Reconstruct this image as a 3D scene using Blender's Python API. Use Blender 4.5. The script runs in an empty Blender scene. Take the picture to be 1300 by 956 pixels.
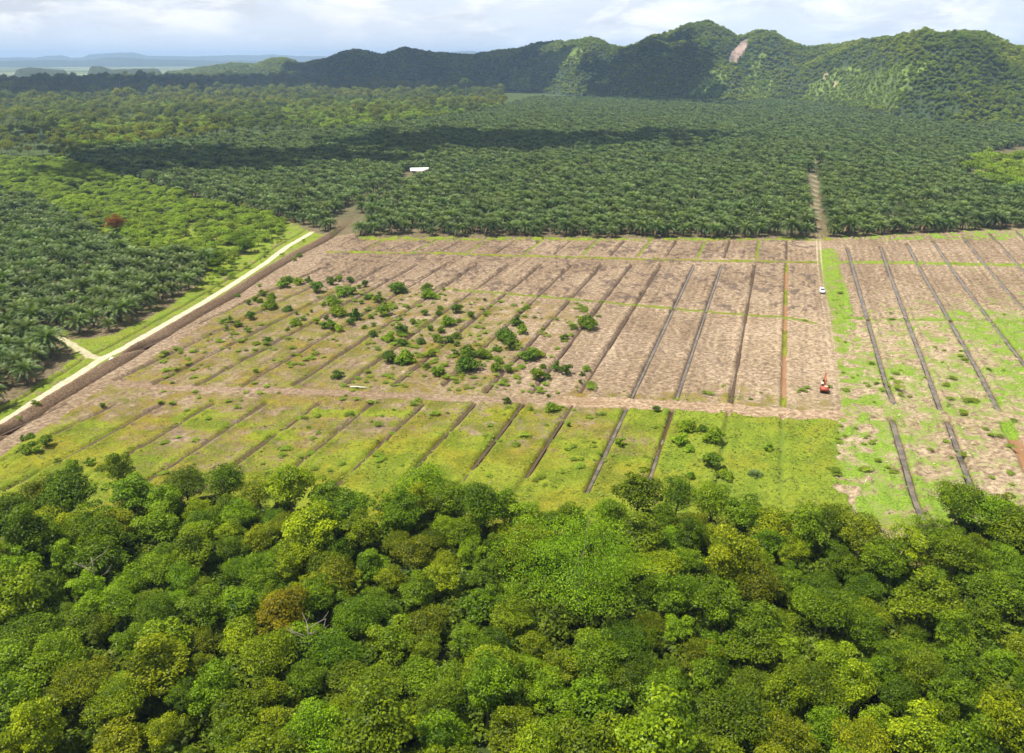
import bpy, math, random
import numpy as np
from mathutils import Vector
PI = math.pi
scn = bpy.context.scene
COL = scn.collection
rng = np.random.default_rng(11)
random.seed(5)

# ------------------------------------------------------------------ camera model
CAM_H, PITCH, FOC, CX, CY = 90.0, math.radians(19.5), 1010.0, 650.0, 433.0
cp, sp = math.cos(PITCH), math.sin(PITCH)

def ground(x, y, z=0.0):
    """where the sight line through picture point (x, y) meets height z"""
    dx = (x - CX) / FOC; dy = -(y - CY) / FOC
    d = (dx, dy * sp + cp, dy * cp - sp)
    t = (z - CAM_H) / d[2]
    return np.array([d[0] * t, d[1] * t, z])

def project(X, Y, Z=0.0):
    Zr = Z - CAM_H
    f = Y * cp - Zr * sp
    u = Y * sp + Zr * cp
    f = np.where(f < 1e-3, 1e-3, f)
    return CX + FOC * X / f, CY - FOC * u / f

def azim(px): return np.arctan((px - CX) / FOC * cp)
def tan_el(px, y):
    dx = (px - CX) / FOC; dv = -(y - CY) / FOC
    return (dv * cp - sp) / np.hypot(dx, dv * sp + cp)

def poly_ground(pts): return np.array([ground(a, b)[:2] for a, b in pts])

# ------------------------------------------------------------------ numpy noise
_tab = np.random.default_rng(77).random((256, 256))
def vnoise(x, y, s=0):
    xi = np.floor(x).astype(np.int64); yi = np.floor(y).astype(np.int64)
    fx = x - xi; fy = y - yi
    fx = fx * fx * (3 - 2 * fx); fy = fy * fy * (3 - 2 * fy)
    a = _tab[(xi + s * 17) & 255, (yi + s * 31) & 255]; b = _tab[(xi + 1 + s * 17) & 255, (yi + s * 31) & 255]
    c = _tab[(xi + s * 17) & 255, (yi + 1 + s * 31) & 255]; d = _tab[(xi + 1 + s * 17) & 255, (yi + 1 + s * 31) & 255]
    return (a * (1 - fx) + b * fx) * (1 - fy) + (c * (1 - fx) + d * fx) * fy
def fbm(x, y, o=4, s=0):
    v = 0; a = .5; n = 0
    for k in range(o):
        v = v + a * vnoise(x * 2 ** k + 13.7 * k, y * 2 ** k + 7.3 * k, s + k); n += a; a *= .5
    return v / n
def sstep(a, b, x):
    t = np.clip((x - a) / (b - a), 0, 1); return t * t * (3 - 2 * t)

def in_poly(px, py, poly):
    poly = np.asarray(poly, float); inside = np.zeros(np.shape(px), bool)
    j = len(poly) - 1
    for i in range(len(poly)):
        xi, yi = poly[i]; xj, yj = poly[j]
        if yi != yj:
            c = ((yi > py) != (yj > py)) & (px < (xj - xi) * (py - yi) / (yj - yi) + xi)
            inside ^= c
        j = i
    return inside

def dist_line(X, Y, P):
    """distance to polyline P, signed side of it, and position along it"""
    best = np.full(X.shape, 1e9); side = np.zeros(X.shape); along = np.zeros(X.shape); acc = 0
    for a, b in zip(P[:-1], P[1:]):
        d = b - a; L = math.hypot(*d)
        if L < 1e-6: continue
        t = np.clip(((X - a[0]) * d[0] + (Y - a[1]) * d[1]) / (L * L), 0, 1)
        qx = X - a[0] - t * d[0]; qy = Y - a[1] - t * d[1]
        q = np.hypot(qx, qy); m = q < best
        best = np.where(m, q, best); side = np.where(m, np.sign(d[0] * qy - d[1] * qx), side)
        along = np.where(m, acc + t * L, along); acc += L
    return best, side, along

# ------------------------------------------------------------------ mesh helpers
def make_mesh(name, V, faces, mats=(), midx=None, attrs=None, smooth=False):
    """faces: list of (m,k) integer arrays"""
    me = bpy.data.meshes.new(name)
    V = np.asarray(V, np.float32)
    me.vertices.add(len(V)); me.vertices.foreach_set('co', V.ravel())
    faces = [np.asarray(f, np.int32) for f in faces if len(f)]
    loops = np.concatenate([f.ravel() for f in faces])
    tot = np.concatenate([np.full(len(f), f.shape[1], np.int32) for f in faces])
    st = np.concatenate([[0], np.cumsum(tot)[:-1]]).astype(np.int32)
    me.loops.add(len(loops)); me.loops.foreach_set('vertex_index', loops)
    me.polygons.add(len(tot)); me.polygons.foreach_set('loop_start', st)
    try: me.polygons.foreach_set('loop_total', tot)
    except Exception: pass
    if midx is not None: me.polygons.foreach_set('material_index', np.asarray(midx, np.int32))
    if smooth: me.polygons.foreach_set('use_smooth', np.ones(len(tot), bool))
    for m in mats: me.materials.append(m)
    me.update(calc_edges=True)
    for k, v in (attrs or {}).items():
        at = me.attributes.new(k, 'FLOAT', 'POINT'); at.data.foreach_set('value', np.asarray(v, np.float32))
    return me

class Acc:
    """collects pieces of ONE object"""
    def __init__(s): s.V = []; s.F = {3: [], 4: []}; s.M = {3: [], 4: []}; s.A = []; s.n = 0
    def add(s, V, F, m=0, a=None):
        V = np.asarray(V, float).reshape(-1, 3); F = np.asarray(F, int)
        s.V.append(V); s.F[F.shape[1]].append(F + s.n); s.M[F.shape[1]].append(np.full(len(F), m)); s.n += len(V)
        s.A.append(np.full(len(V), .5) if a is None else np.asarray(a) * np.ones(len(V)))
        return s
    def box(s, c, size, m=0, rz=0, taper=1.0, rx=0, sh=(0, 0)):
        x, y, z = [v / 2 for v in size]
        V = np.array([[-x, -y, -z], [x, -y, -z], [x, y, -z], [-x, y, -z], [-x * taper + sh[0], -y * taper + sh[1], z], [x * taper + sh[0], -y * taper + sh[1], z], [x * taper + sh[0], y * taper + sh[1], z], [-x * taper + sh[0], y * taper + sh[1], z]])
        if rx: V = V @ np.array([[1, 0, 0], [0, math.cos(rx), math.sin(rx)], [0, -math.sin(rx), math.cos(rx)]])
        if rz: V = V @ np.array([[math.cos(rz), math.sin(rz), 0], [-math.sin(rz), math.cos(rz), 0], [0, 0, 1]])
        return s.add(V + np.array(c), [[0, 3, 2, 1], [4, 5, 6, 7], [0, 1, 5, 4], [1, 2, 6, 5], [2, 3, 7, 6], [3, 0, 4, 7]], m)
    def tube(s, P, R, k=7, m=0, a=None, cap=True):
        P = np.asarray(P, float); n = len(P); R = np.ones(n) * np.asarray(R)
        up0 = np.array([0, 0, 1.0]); V = []
        for i in range(n):
            d = P[min(i + 1, n - 1)] - P[max(i - 1, 0)]; d = d / (np.linalg.norm(d) + 1e-9)
            u = np.cross(d, up0 if abs(d[2]) < .95 else np.array([1.0, 0, 0])); u /= np.linalg.norm(u); v = np.cross(d, u)
            for j in range(k):
                t = 2 * PI * j / k; V.append(P[i] + R[i] * (math.cos(t) * u + math.sin(t) * v))
        F = [[i * k + j, i * k + (j + 1) % k, (i + 1) * k + (j + 1) % k, (i + 1) * k + j] for i in range(n - 1) for j in range(k)]
        if cap:
            V.append(P[-1]); V.append(P[0])
            T = [[(n - 1) * k + j, (n - 1) * k + (j + 1) % k, n * k] for j in range(k)] + [[(j + 1) % k, j, n * k + 1] for j in range(k)]
            base = s.n; s.add(V, F, m, a); s.F[3].append(np.array(T) + base); s.M[3].append(np.full(len(T), m))
        else: s.add(V, F, m, a)
        return s
    def mesh(s, name, mats, smooth=False):
        f, m = [], []
        for k in (3, 4):
            if s.F[k]: f.append(np.concatenate(s.F[k])); m.append(np.concatenate(s.M[k]))
        return make_mesh(name, np.concatenate(s.V), f, mats, np.concatenate(m), {'shade': np.concatenate(s.A)}, smooth)

def link(name, me, parent=None, loc=None, rot=None, scale=None):
    o = bpy.data.objects.new(name, me); COL.objects.link(o)
    if parent is not None: o.parent = parent
    if loc is not None: o.location = loc
    if rot is not None: o.rotation_euler = rot
    if scale is not None: o.scale = scale
    return o
def tag(o, label, cat, group=None, kind=None):
    if label: o['label'] = label
    if cat: o['category'] = cat
    if group: o['group'] = group
    if kind: o['kind'] = kind
    return o

ONES = 'zeroth first second third fourth fifth sixth seventh eighth ninth tenth eleventh twelfth thirteenth fourteenth fifteenth sixteenth seventeenth eighteenth nineteenth'.split()
TENS = 'x x twenty thirty forty fifty sixty seventy eighty ninety'.split(); TENTH = 'x x twentieth thirtieth fortieth fiftieth sixtieth seventieth eightieth ninetieth'.split()
def nth(n):
    if n < 20: return ONES[n]
    if n >= 100: return 'hundred-and-' + nth(n - 100) if n > 100 else 'hundredth'
    return TENTH[n // 10] if n % 10 == 0 else TENS[n // 10] + '-' + ONES[n % 10]

# ------------------------------------------------------------------ materials
def new_mat(name):
    m = bpy.data.materials.new(name); m.use_nodes = True
    return m, m.node_tree, m.node_tree.nodes['Principled BSDF']
def N(nt, typ, **kw):
    n = nt.nodes.new(typ)
    for k, v in kw.items():
        if k.startswith('i_'): n.inputs[k[2:].replace('_', ' ')].default_value = v
        else: setattr(n, k, v)
    return n
def L(nt, a, b): nt.links.new(a, b)
def math_n(nt, op, a, b=None, clamp=False):
    n = nt.nodes.new('ShaderNodeMath'); n.operation = op; n.use_clamp = clamp
    for i, v in enumerate((a, b)):
        if v is None: continue
        if isinstance(v, (int, float)): n.inputs[i].default_value = v
        else: L(nt, v, n.inputs[i])
    return n.outputs[0]
def mix(nt, f, a, b, blend='MIX'):
    n = nt.nodes.new('ShaderNodeMix'); n.data_type = 'RGBA'; n.blend_type = blend
    for sock, v in ((n.inputs[0], f), (n.inputs[6], a), (n.inputs[7], b)):
        if isinstance(v, (int, float)): sock.default_value = v
        elif isinstance(v, tuple): sock.default_value = (*v, 1)
        else: L(nt, v, sock)
    return n.outputs[2]
def smap(nt, v, a, b):
    n = nt.nodes.new('ShaderNodeMapRange'); n.interpolation_type = 'SMOOTHSTEP'
    L(nt, v, n.inputs[0]); n.inputs[1].default_value = a; n.inputs[2].default_value = b
    return n.outputs[0]
def noise(nt, vec, scale, detail=3, rough=.55, dist=0):
    n = nt.nodes.new('ShaderNodeTexNoise'); n.inputs['Scale'].default_value = scale; n.inputs['Detail'].default_value = detail
    n.inputs['Roughness'].default_value = rough; n.inputs['Distortion'].default_value = dist
    if vec is not None: L(nt, vec, n.inputs['Vector'])
    return n.outputs[0]
def attr(nt, name):
    n = nt.nodes.new('ShaderNodeAttribute'); n.attribute_name = name; return n.outputs['Fac']

def flat_mat(name, col, rough=.7, metal=0, nscale=0, namp=.3):
    m, nt, b = new_mat(name); b.inputs['Roughness'].default_value = rough; b.inputs['Metallic'].default_value = metal
    if nscale:
        tc = N(nt, 'ShaderNodeTexCoord'); f = noise(nt, tc.outputs['Object'], nscale, 4)
        c = mix(nt, f, tuple(v * (1 - namp) for v in col), tuple(min(1, v * (1 + namp)) for v in col)); L(nt, c, b.inputs['Base Color'])
    else: b.inputs['Base Color'].default_value = (*col, 1)
    return m

def leaf_mat(name, dark, light, tint_from_object=False, wscale=.02, wamp=.35, trans=.35, rough=.5, warm=(1.25, 1.05, .7), flush=0.0):
    """foliage: leaf-to-leaf and tree-to-tree colour differences"""
    m, nt, b = new_mat(name)
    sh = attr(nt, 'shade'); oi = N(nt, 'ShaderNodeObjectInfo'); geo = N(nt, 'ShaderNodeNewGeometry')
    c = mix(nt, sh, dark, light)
    w = smap(nt, noise(nt, geo.outputs['Position'], wscale, 3), .35, .65)
    c = mix(nt, math_n(nt, 'MULTIPLY', w, wamp), c, mix(nt, 1.0, c, warm, 'MULTIPLY'))
    hsv = N(nt, 'ShaderNodeHueSaturation'); L(nt, c, hsv.inputs['Color'])
    r = oi.outputs['Random']
    L(nt, math_n(nt, 'ADD', math_n(nt, 'MULTIPLY', r, .020), .490), hsv.inputs['Hue'])
    r2 = math_n(nt, 'FRACT', math_n(nt, 'MULTIPLY', r, 7.31))
    L(nt, math_n(nt, 'ADD', math_n(nt, 'MULTIPLY', r2, .55), .72), hsv.inputs['Value'])
    c = hsv.outputs[0]
    if tint_from_object: c = mix(nt, 1.0, c, oi.outputs['Color'], 'MULTIPLY')
    L(nt, c, b.inputs['Base Color']); b.inputs['Roughness'].default_value = rough
    b.inputs['Specular IOR Level'].default_value = .14
    tr = N(nt, 'ShaderNodeBsdfTranslucent'); L(nt, mix(nt, 1.0, c, (1.15, 1.25, .5), 'MULTIPLY'), tr.inputs['Color'])
    ms = N(nt, 'ShaderNodeMixShader'); ms.inputs[0].default_value = trans
    L(nt, b.outputs[0], ms.inputs[1]); L(nt, tr.outputs[0], ms.inputs[2])
    L(nt, ms.outputs[0], nt.nodes['Material Output'].inputs['Surface'])
    return m

M_LEAF = leaf_mat('broad_leaf', (.045, .088, .003), (.275, .355, .008), True, .05, .22, .40, .45, (1.2, 1.04, .75), 0)
M_BUSH = leaf_mat('bush_leaf', (.055, .115, .008), (.16, .255, .016), True, .1, .3, .35)
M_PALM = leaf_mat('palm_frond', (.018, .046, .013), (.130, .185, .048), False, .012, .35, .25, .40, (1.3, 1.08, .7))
M_FAR = leaf_mat('far_leaf', (.045, .080, .010), (.17, .215, .022), False, .004, 1.0, .35, .6, (1.9, 1.45, .8))
M_HILL = leaf_mat('hill_leaf', (.046, .092, .012), (.235, .30, .032), False, .007, .9, .35, .6, (1.8, 1.5, .8))
M_LIGHT = leaf_mat('pale_leaf', (.11, .165, .014), (.27, .37, .030), False, .012, .5, .35, .5, (1.15, 1.1, .8))
M_BARK = flat_mat('bark', (.16, .13, .10), .9, 0, 1.5, .4)
M_PBARK = flat_mat('palm_bark', (.10, .075, .05), .9, 0, 3, .4)
M_PALEBARK = flat_mat('pale_bark', (.42, .39, .33), .8, 0, 1, .25)

# ------------------------------------------------------------------ plants
def leaves(acc, C, Nrm, S, shade, m=0, aspect=.55, r=None):
    r = r or rng; n = len(C)
    Nrm = Nrm / (np.linalg.norm(Nrm, axis=1, keepdims=True) + 1e-9)
    t = r.normal(size=(n, 3)); t -= (t * Nrm).sum(1, keepdims=True) * Nrm; t /= np.linalg.norm(t, axis=1, keepdims=True) + 1e-9
    b = np.cross(Nrm, t); S = np.asarray(S)[:, None] * np.ones((n, 1))
    droop = -Nrm * S * .16
    V = np.stack([C - t * S * .5 + droop, C - b * S * aspect * .5 + t * S * .05, C + t * S * .5 + droop, C + b * S * aspect * .5 + t * S * .05], 1).reshape(-1, 3)
    F = np.arange(n * 4).reshape(n, 4)
    acc.add(V, F, m, np.repeat(shade, 4))

def crown(acc, r, R, Hc, z0, nclump, per, leaf, m=0, flat=.8, rc=(.28, .42), spread=1.0, fill=.12):
    """leafy crown: clumps set over an uneven dome, each clump a shell of leaf faces"""
    k = np.arange(nclump) + .5
    phi = k * 2.399963 + r.random() * 6; zz = 1 - 1.25 * k / nclump
    rad = np.sqrt(np.clip(1 - zz * zz, 0, 1)); cs = []
    lump = r.uniform(.55, 1.18, nclump) * spread
    for i in range(nclump):
        q = lump[i]
        c = np.array([math.cos(phi[i]) * rad[i] * R * .78 * q, math.sin(phi[i]) * rad[i] * R * .78 * q, z0 + max(zz[i], -.3) * Hc * .62 * q * (.8 + .4 * r.random())])
        c += r.normal(size=3) * R * .05
        cs.append((c, R * r.uniform(*rc)))
    for c, cr in cs:
        n = int(per * (cr / (R * .35)) ** 2)
        d = r.normal(size=(n, 3)); d[:, 2] = np.where(d[:, 2] < -.25, -d[:, 2] * .6, d[:, 2]); d /= np.linalg.norm(d, axis=1, keepdims=True)
        rr = cr * (1 + .22 * r.normal(size=(n, 1)) * .8)
        P = c + d * rr * np.array([1, 1, flat])
        Nm = d * .7 + np.array([0, 0, .55]) + r.normal(size=(n, 3)) * .45
        sh = np.clip(r.normal(.42, .24, n) + r.normal() * .13, 0, 1)
        leaves(acc, P, Nm, leaf * r.uniform(.65, 1.3, n), sh, m, .6, r)
    n = int(nclump * per * fill)
    if n:
        d = r.normal(size=(n, 3)); d /= np.linalg.norm(d, axis=1, keepdims=True)
        P = d * r.random((n, 1)) ** .5 * np.array([R * .8, R * .8, Hc * .5]) + np.array([0, 0, z0])
        leaves(acc, P, d + np.array([0, 0, .6]), leaf * r.uniform(.8, 1.4, n), np.clip(r.normal(.3, .2, n), 0, 1), m, .6, r)
    return cs

def trunk(acc, r, H, rad, cs, nl=6, m=0):
    P = [np.array([0, 0, -.4])]
    for i in range(1, 6): P.append(np.array([r.normal() * .12 * i / 2, r.normal() * .12 * i / 2, H * i / 5]))
    acc.tube(P, [rad * 1.35, rad, rad * .85, rad * .7, rad * .5, rad * .22], 7, m)
    idx = r.permutation(len(cs))[:nl]
    for i in idx:
        c = cs[i][0]; h = min(H * r.uniform(.55, .9), c[2] * .9)
        a = np.array([P[3][0], P[3][1], h]); mid = (a + c) / 2 + np.array([0, 0, -.06 * np.linalg.norm(c - a)])
        acc.tube([a, mid, c], [rad * .42, rad * .28, rad * .1], 5, m, cap=False)

def tree_pair(seed, R, Hc, Ht, nclump, per, leaf, mat, bark=M_BARK, **kw):
    r = np.random.default_rng(seed)
    a = Acc(); cs = crown(a, r, R, Hc, Ht, nclump, per, leaf, **kw)
    cm = a.mesh('crown_mesh', [mat])
    t = Acc(); trunk(t, r, Ht, max(.16, R * (.055 if R < 9 else .03)), cs, min(8, nclump) if R < 9 else 3); tm = t.mesh('trunk_mesh', [bark], True)
    return tm, cm

def tree_single(seed, R, Hc, Ht, nclump, per, leaf, mat, bark=M_BARK, trunk_r=None, **kw):
    r = np.random.default_rng(seed); a = Acc()
    cs = crown(a, r, R, Hc, Ht, nclump, per, leaf, **kw)
    trunk(a, r, Ht, trunk_r or max(.16, R * .06), cs, 3, 1)
    return a.mesh('tree_mesh', [mat, bark])

def palm_meshes(seed, nf=38, Lf=5.3, Ht=4.6, nl=15):
    r = np.random.default_rng(seed); a = Acc()
    ga = 2.399963
    for i in range(nf):
        az = i * ga + r.normal() * .12; q = (i + .5) / nf
        el = math.radians(78 - 92 * q + r.normal() * 5); Lq = Lf * (.72 + .33 * min(1, q * 2.4)) * r.uniform(.9, 1.08)
        P = [np.array([math.cos(az) * .2, math.sin(az) * .2, Ht + .3])]; e = el; seg = 8
        for s in range(seg):
            e -= (.05 + .17 * (s / seg) + .05 * r.random()) * (1.1 if q > .25 else .85)
            P.append(P[-1] + Lq / seg * np.array([math.cos(az) * math.cos(e), math.sin(az) * math.cos(e), math.sin(e)]))
        P = np.array(P); dead = q > .93 and r.random() < .7
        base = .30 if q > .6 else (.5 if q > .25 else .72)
        V, F, A = [], [], []
        side0 = np.array([-math.sin(az), math.cos(az), 0]); tw = r.normal() * .35
        for sgn in (-1, 1):
            for j in range(nl):
                t = .14 + .86 * (j + .5) / nl; x = t * seg; k = min(int(x), seg - 1)
                p = P[k] + (P[k + 1] - P[k]) * (x - k); d = P[min(k + 1, seg)] - P[k]; d /= np.linalg.norm(d)
                up = np.cross(side0, d); up *= np.sign(up[2]) if up[2] else 1
                ll = 1.05 * math.sin(PI * (.16 + .78 * t)) * r.uniform(.8, 1.15)
                out = side0 * sgn * math.cos(tw * sgn) + up * (.25 + r.normal() * .22 + tw * sgn) + d * .55
                out /= np.linalg.norm(out); tip = p + out * ll + np.array([0, 0, -.28 * ll])
                w = Lq / nl * .43
                b0 = len(V); V += [p - d * w, p + d * w, (p + tip) / 2 + d * w * .9 + up * .05, tip]; F.append([b0, b0 + 1, b0 + 2, b0 + 3])
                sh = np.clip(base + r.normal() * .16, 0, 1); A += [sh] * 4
        a.add(V, F, 0 if not dead else 1, A)
        a.tube(P[[0, 3, 6, 8]], [.09, .06, .04, .015], 3, 0, np.clip(base + .25, 0, 1), cap=False)
    cm = a.mesh('crown_mesh', [M_PALM, M_DEAD])
    t = Acc(); n = 8; pts = [np.array([0, 0, -.3])] + [np.array([math.sin(k) * .05, math.cos(k) * .05, Ht * k / n + .15 * k / n]) for k in range(1, n + 1)]
    t.tube(pts, [.55, .42, .38, .42, .37, .43, .42, .55, .35], 9); tm = t.mesh('trunk_mesh', [M_PBARK], True)
    both = Acc(); 
    return tm, cm, a, t
M_DEAD = leaf_mat('dead_frond', (.16, .10, .045), (.28, .20, .10), False, .1, .2, .15)

def merged(a, t, mats):
    b = Acc()
    for src, off in ((a, 0), (t, 2)):
        V = np.concatenate(src.V); A = np.concatenate(src.A); n0 = b.n
        b.V.append(V); b.A.append(A); b.n += len(V)
        for k in (3, 4):
            for F, M in zip(src.F[k], src.M[k]): b.F[k].append(F + n0); b.M[k].append(M + off)
    return b.mesh('palm_mesh', mats)

# ------------------------------------------------------------------ scatter (stuff) by instances
_colls = {}
def source_collection(name, meshes):
    c = bpy.data.collections.new(name)
    for me in meshes: c.objects.link(bpy.data.objects.new(name, me))
    return c
def scatter(name, P, scale, rot, coll, nsrc, tilt=.0):
    n = len(P)
    me = bpy.data.meshes.new(name); me.vertices.add(n); me.vertices.foreach_set('co', np.asarray(P, np.float32).ravel()); me.update()
    sc = np.asarray(scale, np.float32)
    if sc.ndim == 1: sc = np.stack([sc, sc, sc], 1)
    a = me.attributes.new('scl', 'FLOAT_VECTOR', 'POINT'); a.data.foreach_set('vector', sc.ravel())
    R = np.zeros((n, 3), np.float32); R[:, 2] = rot
    if tilt: R[:, :2] = rng.normal(size=(n, 2)) * tilt
    a = me.attributes.new('rot', 'FLOAT_VECTOR', 'POINT'); a.data.foreach_set('vector', R.ravel())
    a = me.attributes.new('pick', 'INT', 'POINT'); a.data.foreach_set('value', rng.integers(0, nsrc, n).astype(np.int32))
    o = link(name, me)
    g = bpy.data.node_groups.new(name, 'GeometryNodeTree')
    g.interface.new_socket('Geometry', in_out='INPUT', socket_type='NodeSocketGeometry'); g.interface.new_socket('Geometry', in_out='OUTPUT', socket_type='NodeSocketGeometry')
    gi = g.nodes.new('NodeGroupInput'); go = g.nodes.new('NodeGroupOutput')
    ci = g.nodes.new('GeometryNodeCollectionInfo'); ci.inputs[0].default_value = coll; ci.inputs['Separate Children'].default_value = True
    ip = g.nodes.new('GeometryNodeInstanceOnPoints'); ip.inputs['Pick Instance'].default_value = True
    def na(nm, dt):
        q = g.nodes.new('GeometryNodeInputNamedAttribute'); q.data_type = dt; q.inputs[0].default_value = nm; return q.outputs[0]
    e2r = g.nodes.new('FunctionNodeEulerToRotation')
    g.links.new(na('rot', 'FLOAT_VECTOR'), e2r.inputs[0]); g.links.new(e2r.outputs[0], ip.inputs['Rotation'])
    g.links.new(na('scl', 'FLOAT_VECTOR'), ip.inputs['Scale']); g.links.new(na('pick', 'INT'), ip.inputs['Instance Index'])
    g.links.new(gi.outputs[0], ip.inputs['Points']); g.links.new(ci.outputs[0], ip.inputs['Instance']); g.links.new(ip.outputs[0], go.inputs[0])
    md = o.modifiers.new('scatter', 'NODES'); md.node_group = g
    o['kind'] = 'stuff'
    return o

# ------------------------------------------------------------------ layout lines (picture points dropped to the ground)
VP = np.array([1004.0, 76.0])
def vp_line(x500, y0, y1):
    f = lambda y: (VP[0] + (x500 - VP[0]) * (y - VP[1]) / (500 - VP[1]), y)
    ys = np.linspace(y0, y1, 5); return [f(y) for y in ys]
ditches = []   # (polyline, halfwidth, depth, wet(0 dry brown,1 water,2 grassy,3 red))
X5 = [50, 110, 171, 231, 291, 356, 421, 487, 551, 614, 674, 735.5, 804, 861, 930, 994.5]
def left_limit(x500):   # where a ditch line meets the mauve band beside the canal
    for y in np.linspace(640, 300, 700):
        x = VP[0] + (x500 - VP[0]) * (y - 76) / 424
        xb = np.interp(y, [290, 322, 348, 380, 401, 454, 509, 553, 640], [455, 410, 365, 316, 278, 195, 103, 25, -110])
        if x > xb + 12 * (y / 450) ** 1.5: yield y
for i, x in enumerate(X5):
    ys = list(left_limit(x)); ytop = min(ys) if ys else None
    if ys is None: continue
    if ytop < 486:
        wet = 1 if i in (12, 13) else 0
        if i == 15: wet = 3
        ytt = max(ytop, 336.0)
        ditches.append((vp_line(x, {12: 505, 13: 507, 14: 511, 15: 516}.get(i, 498 if i > 8 else 489), ytt), .42 if i not in (12, 13) else .38, .8, wet))
        if ytop < 320: ditches.append((vp_line(x, 322 + (x - 400) * .012, 306), .4, .5, 0 if i % 2 else 2))
    lo = 640 if i > 7 else 600
    ditches.append((vp_line(x, max(min(512 + max(0, (x - 700) * .05), 530), ytop), 625), .40, .8, 1 if i in (12, 13) else (0 if i < 14 else 2)))
for P in ([(1076, 315), (1082, 337), (1103, 410), (1126, 490), (1136, 512)], [(1118, 313), (1129, 345), (1150, 401), (1173, 461), (1194, 519)],
          [(1152, 309.6), (1168.5, 341), (1208, 410), (1245, 475), (1268, 520)], [(1184.6, 306), (1208, 339.6), (1258.5, 408), (1284, 440), (1330, 500)],
          [(1224, 301.5), (1254, 339.6), (1299, 391.5), (1350, 450)], [(1255, 294.6), (1291, 334), (1340, 385)], [(1289.6, 292), (1340, 340)], [(1325, 292), (1380, 340)]):
    ditches.append((P, .55, .9, 1))
for P in ([(1132.7, 533), (1145, 575), (1161, 632), (1172, 658)], [(1203, 535), (1218, 575), (1232, 614), (1246, 645)]): ditches.append((P, .6, .9, 1))
ditches.append(([(1277, 539), (1300, 581), (1325, 630)], 1.3, .9, 3))
cross_l = [(560, 366), (599, 369.6), (691, 377), (793, 386), (897, 396), (996, 403), (1034, 410)]
cross_r = [(1077, 405), (1180, 406.5), (1300, 409), (1420, 411)]
ditches.append((cross_l, .95, .6, 2)); ditches.append((cross_r, .8, .7, 2))
DG = [(poly_ground(P), hw, dp, wet) for P, hw, dp, wet in ditches]

ROAD = poly_ground([(-140, 625), (0, 539), (46, 509), (97, 477), (129, 456), (161, 440), (250, 389), (291, 364), (337, 334), (365, 313), (391, 298), (402, 291), (425, 284), (452, 262), (500, 236), (525, 226), (540, 221)])
BRANCH = poly_ground([(129, 456), (116, 453), (103, 445), (90, 437), (66, 424)])
CANAL = poly_ground([(-140, 634), (0, 551), (69, 507), (115, 480), (161, 453), (191, 434), (250, 399), (287, 379), (335, 347), (379, 321), (409, 306), (432, 290), (455, 272)])
BAND = poly_ground([(-140, 655), (0, 566), (69, 521), (115, 492), (161, 464), (195, 442), (262, 401), (300, 381), (352, 349), (400, 324), (428, 308), (452, 290), (462, 276)])
TRACK = poly_ground([(1033, 205), (1035, 235), (1037, 270), (1038, 290), (1040, 329), (1043, 359), (1051, 410), (1059, 475), (1066, 530), (1071, 600), (1076, 660)])
XTRACK = poly_ground([(129, 484), (189, 491), (250, 493.5), (388, 497), (550, 504.6), (638, 508), (719, 509), (760, 510)])
TANROAD = poly_ground([(722, 510), (800, 512), (880, 517), (1000, 526), (1066, 528)])
STRIP_L = poly_ground([(418, 320), (550, 322), (700, 326), (800, 329), (900, 331), (1003, 332.7), (1040, 333)])
STRIP_R = poly_ground([(1046, 332.7), (1150, 334), (1300, 337), (1400, 339)])
GREEN_R = poly_ground([(1052, 318), (1054, 340), (1062, 370), (1070, 405), (1077, 450), (1084, 490), (1088, 520), (1082, 560), (1084, 620)])
RPATH = poly_ground([(1085, 519), (1150, 523), (1220, 525), (1300, 527), (1400, 529)])
SPUR = poly_ground([(520, 233), (505, 238), (480, 247)])

CTRL = np.array([(450,310,.1,.35),(600,310,.1,.35),(900,315,.2,.4),(700,350,.05,.35),(500,340,.05,.25),(850,360,.05,.4),(980,360,.15,.5),(450,380,.5,.5),(350,400,.55,.4),(600,400,.52,.55),(700,400,.45,.6),(850,420,.03,.45),(800,470,.03,.5),(950,450,.03,.72),(1020,450,.15,.85),(1020,370,.2,.6),(250,430,.5,.35),(200,470,.52,.3),(350,460,.55,.4),(480,470,.52,.45),(600,480,.5,.5),(700,480,.33,.55),(560,440,.55,.5),
 (150,520,.5,.4),(100,560,.7,.4),(60,600,.95,.4),(-100,640,.9,.4),(250,540,.5,.45),(300,580,.6,.4),(400,560,.58,.45),(400,610,.9,.5),(480,540,.5,.5),(480,590,.85,.5),(540,560,.75,.5),(600,540,.58,.6),(620,590,.8,.6),(680,560,.63,.7),(740,545,.58,.6),(720,610,.85,.6),(800,570,.6,.6),(830,535,.75,.6),(880,560,.85,.6),(860,600,.8,.6),
 (1090,350,.2,.4),(1150,350,.22,.5),(1250,350,.27,.5),(1200,310,.15,.45),(1120,440,.38,.85),(1200,440,.38,.9),(1280,430,.55,.8),(1085,470,.6,.85),(1150,490,.42,.95),(1240,490,.46,.95),(1095,560,.62,.95),(1110,620,.55,1),(1180,580,.38,1),(1250,580,.34,1),(1290,560,.36,1),(1290,480,.5,.9),(1400,400,.4,.7),(1400,550,.4,1)], float)
LIME = [(842, 521), (1064, 533), (1069, 560), (1073, 600), (1078, 660), (1085, 760), (820, 760), (838, 640), (835, 580)]
PALM_L = [(-500, 225), (0, 252), (41, 258), (92, 285), (125, 300), (165, 322), (235, 332), (264, 343), (256, 356), (225, 382), (190, 402), (145, 424), (112, 430), (88, 432), (96, 452), (75, 470), (40, 494), (0, 516), (-140, 600), (-500, 800)]
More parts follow.
